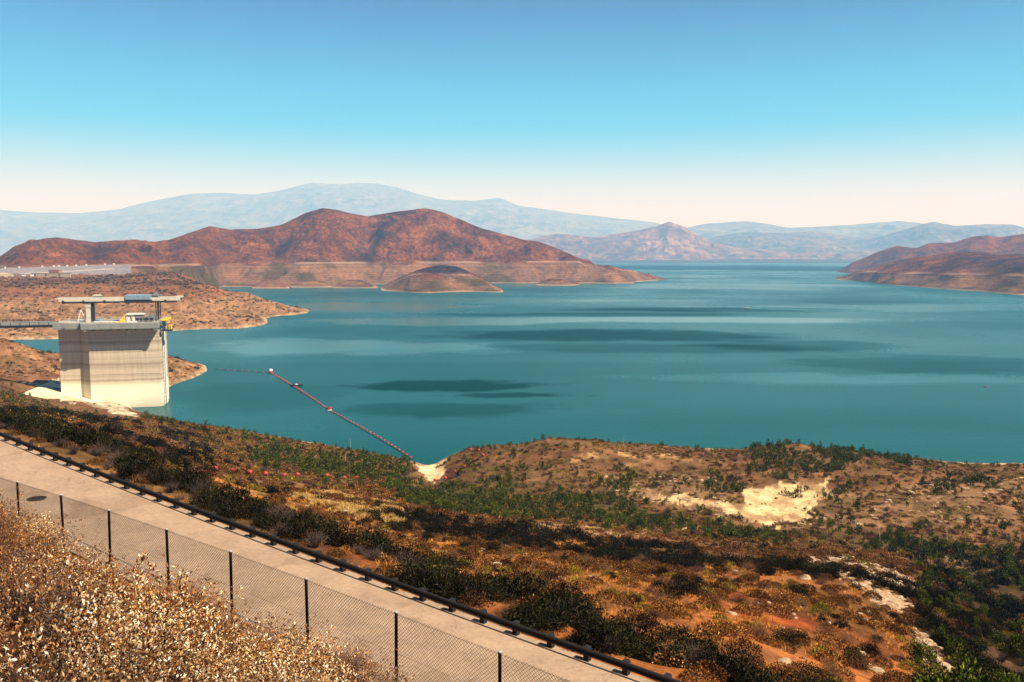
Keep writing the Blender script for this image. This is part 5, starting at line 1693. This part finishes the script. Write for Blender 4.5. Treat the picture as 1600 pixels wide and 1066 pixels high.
# --- lakeside flat: saplings, dead brush
GREENZ = [[(640, 790), (600, 760), (500, 745), (400, 725), (400, 690), (440, 688), (480, 712), (640, 740), (660, 762), (700, 760), (730, 742), (790, 750), (840, 775), (960, 770), (1010, 800), (1110, 815), (1180, 830), (1300, 830), (1420, 840), (1600, 868), (1600, 935), (1480, 885), (1330, 850), (1180, 845), (1040, 828), (900, 815), (760, 815), (690, 810)],
          [(1100, 745), (1170, 748), (1165, 792), (1130, 785), (1095, 765)], [(1170, 700), (1340, 702), (1330, 738), (1250, 748), (1160, 742)], [(1300, 765), (1345, 745), (1350, 790), (1290, 790)],
          [(1300, 700), (1400, 708), (1440, 722), (1330, 722)], [(1460, 755), (1545, 748), (1560, 765), (1470, 772)], [(930, 715), (975, 722), (985, 775), (955, 760)], [(1215, 768), (1280, 765), (1290, 780), (1220, 785)],
          [(500, 700), (640, 720), (640, 740), (500, 722)]]
def flat_g(px, py, X, Y, z):
    inz = np.zeros(len(px), bool)
    jx, jy = (vnoise(X / 9, Y / 9, 51) - .5) * 30, (vnoise(X / 9, Y / 9, 52) - .5) * 14
    for pl in GREENZ: inz |= in_poly(px + jx, py + jy, pl)
    sd = in_poly(px, py, ZONES['sand']) | in_poly(px, py, ZONES['notch']) | in_poly(px, py, ZONES['pale'])
    d = np.where(inz, .9 * smooth(.15, .5, vnoise(X / 6, Y / 6, 53)), .03 + .09 * smooth(.45, .7, vnoise(X / 14, Y / 14, 54)))
    return d * (z > .8) * (Y > 175) * (z < 24) * (Y < 420) * np.where(sd & ~in_poly(px, py, GREENZ[7]), .02, 1)
X, Y, z, px, py, rg = scatter(46000, -.62, .85, 165, 420, 4, flat_g)
add("green", X, Y, z, .9 + 2.0 * rg.random(len(X)) ** 2, rg.uniform(.5, 1.15, len(X)), rg, "flat")
def flat_o(px, py, X, Y, z):
    sd = in_poly(px, py, ZONES['sand']) | in_poly(px, py, ZONES['notch'])
    return .9 * (z > .6) * (Y > 175) * (Y < 430) * (z < 30) * np.where(sd, .02, 1) * (.25 + .75 * smooth(.25, .6, vnoise(X / 8, Y / 8, 61)))
X, Y, z, px, py, rg = scatter(52000, -.75, .85, 170, 430, 5, flat_o)
k = rg.random(len(X))
pz = (np.abs(py - np.interp(px, [900, 1000, 1100, 1250, 1400, 1600], [745, 760, 785, 815, 820, 850])) < 16) | (vnoise(X / 20, Y / 20, 66) > .68)
for m, kd, s0, s1 in ((pz & (k < .34), "purple", 1.0, 2.2), (pz & (k > .42) & (k < .8), "olive", .7, 1.7), (~pz & (k < .38), "rust", .6, 1.5), (~pz & (k > .38) & (k < .66), "olive", .6, 1.7), (~pz & (k > .66) & (k < .78), "purple", .8, 1.8), (~pz & (k > .78) & (k < .86), "sage", .6, 1.5)):
    add(kd, X[m], Y[m], z[m], rg.uniform(s0, s1, m.sum()), rg.uniform(.6, 1.1, m.sum()), rg, "flat")

# --- land left of the bay, far
def farl(px, py, X, Y, z):
    d = .28 + .8 * smooth(.5, .66, vnoise(X / 60, Y / 60, 77)) * smooth(24, 34, z) + .45 * ((py > 434) & (py < 446) & (px < 250)) + .3 * smooth(.55, .7, vnoise(X / 25, Y / 25, 78))
    return d * (z > 1.5) * (px < 500)
X, Y, z, px, py, rg = scatter(16000, -.75, -.2, 450, 1500, 6, farl)
k = rg.random(len(X))
for m, kd, s0, s1 in (((k < .38), "sage", 1.4, 4.2), ((k > .38) & (k < .78), "rust", 1.4, 3.2), ((k > .78) & (k < .9), "green", 2.0, 4.2)):
    add(kd, X[m], Y[m], z[m], rg.uniform(s0, s1, m.sum()), rg.uniform(.5, .9, m.sum()), rg, "far")

X, Y, z, px, py, rg = scatter(9000, -.75, -.28, 440, 760, 66, lambda a, b_, X, Y, z: (z > 1.2) * (.25 + .6 * smooth(.4, .6, vnoise(X / 18, Y / 18, 79))) * (b_ < 612))
k = rg.random(len(X))
for m, kd, s0, s1 in (((k < .45), "rust", .8, 2.0), ((k > .45) & (k < .75), "sage", .7, 1.8), ((k > .75), "purple", 1.0, 2.2)):
    add(kd, X[m], Y[m], z[m], rg.uniform(s0, s1, m.sum()), rg.uniform(.4, .8, m.sum()), rg, "far")

# --- names: what grows where, told by landmarks
LOOK = {"brittle": ("dry_bush", "pale dry bush", "bush"), "brown": ("brown_bush", "brown dry bush", "bush"),
        "rust": ("domed_shrub", "rust-brown domed shrub", "shrub"), "sage": ("dark_shrub", "blackish-green shrub", "shrub"), "green": ("sapling", "green sapling", "sapling"),
        "olive": ("olive_shrub", "yellow-green shrub", "shrub"), "twig": ("twiggy_bush", "bare twiggy bush", "bush"), "purple": ("dead_brush", "purple-brown dead brush", "brush")}
def place_words(X, Y, z, px, py):
    c, t = road_ct(X, Y)
    if c < C_FENCE + .8:
        d = C_FENCE - c
        return ("at the fence foot", "on the bank near the fence", "on the middle bank", "on the closest bank")[0 if d < 1.6 else 1 if d < 5 else 2 if d < 9 else 3]
    if c < C_FAR + 5.5:
        return "behind the guard rail" + (", far left stretch" if px < 200 else ", left stretch" if px < 420 else ", middle stretch" if px < 700 else ", nearest stretch")
    if px < 500 and Y > 450: return "on the land left of the bay"
    P, Q = np.array([px]), np.array([py])
    if in_poly(P, Q, ZONES['orange'])[0]:
        return "on the orange slope" + (", upper left" if px < 650 else ", left half" if px < 850 else ", centre" if px < 1050 else ", by the red patch" if px < 1280 else ", right edge")
    if in_poly(P, Q, ZONES['pink'])[0]: return "on the stony flat" + (" left of the sand" if px < 1150 else " right of the sand")
    if z < 11: return "on the flat " + ("left of the notch" if px < 640 else "right of the notch" if px < 900 else "left of the sand hollow" if px < 1150 else "round the sand hollow" if px < 1350 else "at the far right")
    return "on the slope " + ("below the tower" if px < 200 else "above the shore trees" if px < 380 else "by the red floats" if px < 650 else "above the green band" if px < 950 else "under the green band" if px < 1200 else "by the white stones" if px < 1450 else "in the dark gully")
_T = ["", "", "twenty", "thirty", "forty", "fifty", "sixty", "seventy", "eighty", "ninety"]
_U = ["", "first", "second", "third", "fourth", "fifth", "sixth", "seventh", "eighth", "ninth"]
def ordinal(n):
    if n <= 20: return ORD[n - 1]
    if n % 10 == 0: return _T[n // 10][:-1] + "ieth"
    return _T[n // 10] + "-" + _U[n % 10]
def number(items, look, emit):
    """items: (X, Y, z, px, py, payload); told apart by place, row and order from the left"""
    cells = {}
    for it in items: cells.setdefault(place_words(*it[:5]), []).append(it)
    for wh, L in cells.items():
        nr = 1 if len(L) <= 9 else 2 if len(L) <= 24 else 3 if len(L) <= 60 else 5
        L.sort(key=lambda q: q[1])
        rows = [L[len(L) * r // nr:len(L) * (r + 1) // nr] for r in range(nr)]
        nmr = {1: [""], 2: [", near row", ", far row"], 3: [", near row", ", middle row", ", far row"], 5: [", nearest row", ", near row", ", middle row", ", far row", ", farthest row"]}[nr]
        for row, rn in zip(rows, nmr):
            row.sort(key=lambda q: q[3])
            for k, it in enumerate(row):
                if len(row) == 1: lab = look + rn + ", " + wh
                elif k == 0: lab = "leftmost " + look + rn + ", " + wh
                elif k == len(row) - 1: lab = "rightmost " + look + rn + ", " + wh
                else: lab = ordinal(k + 1) + " " + look + " from left" + rn + ", " + wh
                emit(it, lab, wh)

rest = []
LIMIT = {"brittle": 290, "brown": 290, "rust": 295, "sage": 295, "green": 295, "olive": 200, "twig": 120, "purple": 200}
for kd, L in POOL.items():
    def big(it):
        return it[5] / math.hypot(it[2], it[3])
    seen = sorted([it for it in L if it[9]], key=big, reverse=True)
    hid = [it for it in L if not it[9]]
    top, more = seen[:LIMIT[kd]], seen[LIMIT[kd]:]
    nm, lk, ct = LOOK[kd]
    its = []
    for it in top:
        px, py = to_px(it[2], it[3], it[4]); its.append((it[2], it[3], it[4], float(px), float(py), it))
    def emit(q, lab, wh):
        _, i, X, Y, z, s, sz, rz, w_, _v = q[5]
        plant(kd, i, nm, (X, Y, z), s, sz, rz, lab, ct, lk + "s " + wh)
    number(its, lk, emit)
    rest += [it[:8] for it in more]
    rest += [it[:8] for it in hid if it[3] > 14][::2]
    print(kd, len(L), 'seen', len(seen), 'individual', len(top))
near = [it for it in rest if it[3] < 160]; farr = [it for it in rest if it[3] >= 160]
merged("slope_scrub", near, "countless smaller scrub plants covering the near slopes", "scrub", 1.6)
merged("shore_scrub", farr, "countless small scrub plants of the flat and far shore", "scrub", 1.6)

# --- yellow grass, orange grass: tufts no one could count
def grass(name, n, poly_or_f, u0, u1, Y0, Y1, seed, hgt, mat, label, blades=22, wid=.012, R=.22):
    rng = np.random.default_rng(seed)
    X, Y, z, px, py, rg = scatter(n, u0, u1, Y0, Y1, seed, poly_or_f)
    Vs = []
    for k in range(len(X)):
        s = rng.uniform(.7, 1.3)
        f = max(1.0, Y[k] / 40)
        V = twig_strips(blades, R * s * 1.4, hgt * s, rng, wid * f, 1.0, .15, 2, .3)
        Vs.append(V + np.array([X[k], Y[k], z[k]]))
    V = np.concatenate(Vs)
    tag(obj(name, quad_mesh(name, V, mat)), label, "grass", kind='stuff')
    print(name, len(X), len(V) // 4)
def g_yel(px, py, X, Y, z): return smooth(.3, .55, vnoise(X / 2.2, Y / 5, 87)) * in_poly(px + (vnoise(X / 4, Y / 8, 85) - .5) * 46, py + (vnoise(X / 4, Y / 8, 86) - .5) * 26, [(452, 775), (560, 782), (640, 812), (630, 822), (560, 806), (460, 795)]) * 1.0
grass("yellow_grass", 26000, g_yel, -.3, -.05, 60, 200, 7, .75, m_ygrass, "pale yellow dry grass standing at the top of the orange slope", 26, .012, .3)
def g_or(px, py, X, Y, z):
    return (in_poly(px, py, ZONES['orange']) * .5 + in_poly(px, py, ZONES['red']) * .6 + in_poly(px, py, ZONES['orange2']) * .3) * smooth(.4, .6, vnoise(X / 3, Y / 3, 88))
grass("orange_grass", 34000, g_or, -.45, .6, 28, 130, 8, .32, m_ograss, "short rusty orange dry grass between the shrubs of the slope", 14, .010, .25)
def g_fn(px, py, X, Y, z):
    c, t = road_ct(X, Y); return ((c > C_FENCE - 1.1) & (c < C_NEAR - .3)) * smooth(.3, .55, vnoise(t / 1.7, c * 0 + 2, 89)) * 1.0
grass("fence_grass", 9000, g_fn, -.95, .5, 10, 50, 9, .30, m_ograss, "orange dry grass along the foot of the chain-link fence", 16, .006, .2)

VERGE_EDGE[0] = -.2
def g_rl(px, py, X, Y, z):
    c, t = road_ct(X, Y); return ((c > C_FAR - .15) & (c < C_FAR + .75)) * smooth(.42, .6, vnoise(t / 1.3, c * 0 + 5, 189)) * .9
grass("roadside_grass", 14000, g_rl, -.95, .6, 16, 75, 19, .22, m_ograss, "short dry weeds along the foot of the guard rail", 14, .006, .18)
VERGE_EDGE[0] = .45
# --- stones
def stone_mesh(rng, flat=.5):
    bm = bmesh.new()
    bmesh.ops.create_icosphere(bm, subdivisions=2, radius=1.0)
    pl = [(unit(rng.normal(size=(1, 3)))[0], rng.uniform(.55, .85)) for _ in range(7)]
    for v in bm.verts:
        p = np.array(v.co)
        for n_, d_ in pl:
            e = p @ n_ - d_
            if e > 0: p = p - n_ * e
        v.co = (p[0] * 1.2, p[1] * .9, p[2] * flat + .1)
    me = bpy.data.meshes.new("stone"); bm.to_mesh(me); bm.free(); me.materials.append(m_stone)
    return me
SM = [stone_mesh(np.random.default_rng(i), f) for i, f in enumerate((.35, .5, .45, .6, .3))]
def put_stone(X, Y, z, s, rng, label, group, nm="stone"):
    o = obj(nm, SM[int(rng.integers(0, 5))], None, (X, Y, z - .05 * s))
    o.scale = (s, s * rng.uniform(.7, 1.1), s * rng.uniform(.7, 1.1)); o.rotation_euler = (rng.uniform(-.2, .2), rng.uniform(-.2, .2), rng.uniform(0, 6.28))
    tag(o, label, "stone", group)
BIG = [(790, 858, .95, "large flat tan slab among domed shrubs, upper of two"), (776, 890, .8, "pale flat slab, lower of two below the tan slab"), (832, 886, .45, "small pale block right of the two slabs"), (958, 896, .35, "grey angular rock on bare orange soil"),
       (1346, 1040, .55, "whitish rock near the bottom right of the orange slope"), (1370, 1052, .7, "long white slab by the lower frame edge"), (1225, 1035, .4, "white stone beside yellow-green shrub at the bottom"), (1145, 960, .32, "pale round stone below the red patch"),
       (663, 862, .4, "cream stone beside yellow bush, uppermost"), (650, 862, .3, "cream stone beside yellow bush, left one"), (697, 864, .35, "cream stone right of the yellow bush"), (712, 862, .25, "small cream stone furthest right of the yellow bush"), (1258, 905, .6, "bright stone at the top of the white stone patch")]
rs = np.random.default_rng(77)
for px_, py_, s_, tx in BIG:
    p = hit(px_, py_, 25)
    put_stone(*p, s_, rs, tx, None, "boulder" if s_ > .6 else "stone")
def rk_d(px, py, X, Y, z):
    a = in_poly(px, py, ZONES['rocky']) * 1.0 + in_poly(px, py, ZONES['rocky2']) * .8 + in_poly(px, py, ZONES['orange']) * .10 + in_poly(px, py, ZONES['mid']) * .12 + in_poly(px, py, ZONES['pink']) * .16 + in_poly(px, py, [(290, 690), (330, 695), (330, 712), (290, 708)]) * .6
    return np.minimum(a, 1) * (vnoise(X / 2, Y / 2, 91) > .35)
_B1, _B2 = scatter(30000, -.45, .75, 28, 300, 10, rk_d), scatter(11000, .25, .68, 35, 165, 110, lambda a, b_, X, Y, z: (in_poly(a, b_, ZONES['rocky']) | in_poly(a, b_, ZONES['rocky2'])) * 1.0)
X, Y, z, px, py = (np.concatenate([_B1[q], _B2[q]]) for q in range(5)); rg = _B2[5]
s = .12 + .42 * rg.random(len(X)) ** 2.5
s = s * np.where(Y > 150, 1.7, 1)
vis = visible(X, Y, z, s * .3)
order = np.argsort(-(s / Y) * vis)
ind, oth = order[:280], order[280:5200]
def emit_st(q, lab, wh):
    put_stone(q[0], q[1], q[2], q[5], rg, lab, "pale stones " + wh)
_pw = place_words
def place_words(X, Y, z, px, py):
    P, Q = np.array([px]), np.array([py])
    if in_poly(P, Q, ZONES['rocky'])[0]: return "in the patch of whitish stones" + (", upper part" if py < 905 else ", lower part")
    if in_poly(P, Q, ZONES['rocky2'])[0]: return "in the stony strip under the dark gully"
    return _pw(X, Y, z, px, py)
number([(X[k], Y[k], z[k], float(px[k]), float(py[k]), s[k]) for k in ind], "small pale stone", emit_st)
Vs, Fs, off = [], [], 0
base = [(np.array([tuple(v.co) for v in m.vertices]), np.array([tuple(p.vertices) for p in m.polygons])) for m in SM]
for k in oth:
    bv, bf = base[int(rg.integers(0, 5))]
    a = rg.uniform(0, 6.28); q = bv * s[k]
    Vs.append(np.stack([q[:, 0] * math.cos(a) - q[:, 1] * math.sin(a) + X[k], q[:, 0] * math.sin(a) + q[:, 1] * math.cos(a) + Y[k], q[:, 2] + z[k]], 1)); Fs.append(bf + off); off += len(bv)
tag(obj("rubble", np_mesh("rubble", np.concatenate(Vs), np.concatenate(Fs), m_stone)), "scattered pale rubble and pebbles on the slopes", "rubble", kind='stuff')

# --- dead poles and drowned trunks standing by the flat
m_bone = plain("bleached_wood", (0.42, 0.34, 0.27), 0.85, 0, .2, 6)
DP = [(548, 692, 4.5, "tall bleached dead pole standing at the water left of the notch"), (540, 715, 3.2, "shorter bleached pole on the slope left of the notch"), (752, 762, 3.0, "grey dead stem in green scrub right of the notch"), (975, 690, 3.0, "thin dead tree on the skyline of the mound"),
      (1375, 840, 3.4, "pale dead stem in the dark brush right of the sand"), (1192, 832, 3.0, "white leaning dead stem below the sand hollow"), (1170, 818, 2.4, "short white dead stem left below the sand hollow"), (1008, 697, 2.4, "little dead snag near the skyline right of the mound"), (1330, 820, 2.6, "grey dead stem in the purple brush"),
      (1480, 838, 3.0, "pale dead stem at the right of the purple brush")]
for px_, py_, h_, tx in DP:
    p = hit(px_, py_ + h_ * 2.4, 60)
    r = empty("dead_tree", p, rb.uniform(0, 6)); tag(r, tx, "dead tree")
    bn = rb.uniform(-.25, .25)
    MB().cyl((0, 0, -.2), (bn, 0, h_ * .55), .11, .08, n=8).build("trunk", m_bone, r)
    mb = MB(); mb.cyl((bn, 0, h_ * .55), (bn * 2.2, .1, h_), .08, .03, n=6)
    mb.cyl((bn * .9, 0, h_ * .5), (bn + .8, .4, h_ * .85), .05, .02, n=6); mb.cyl((bn * .8, 0, h_ * .4), (bn - .6, -.3, h_ * .7), .04, .015, n=6)
    mb.build("branches", m_bone, r)
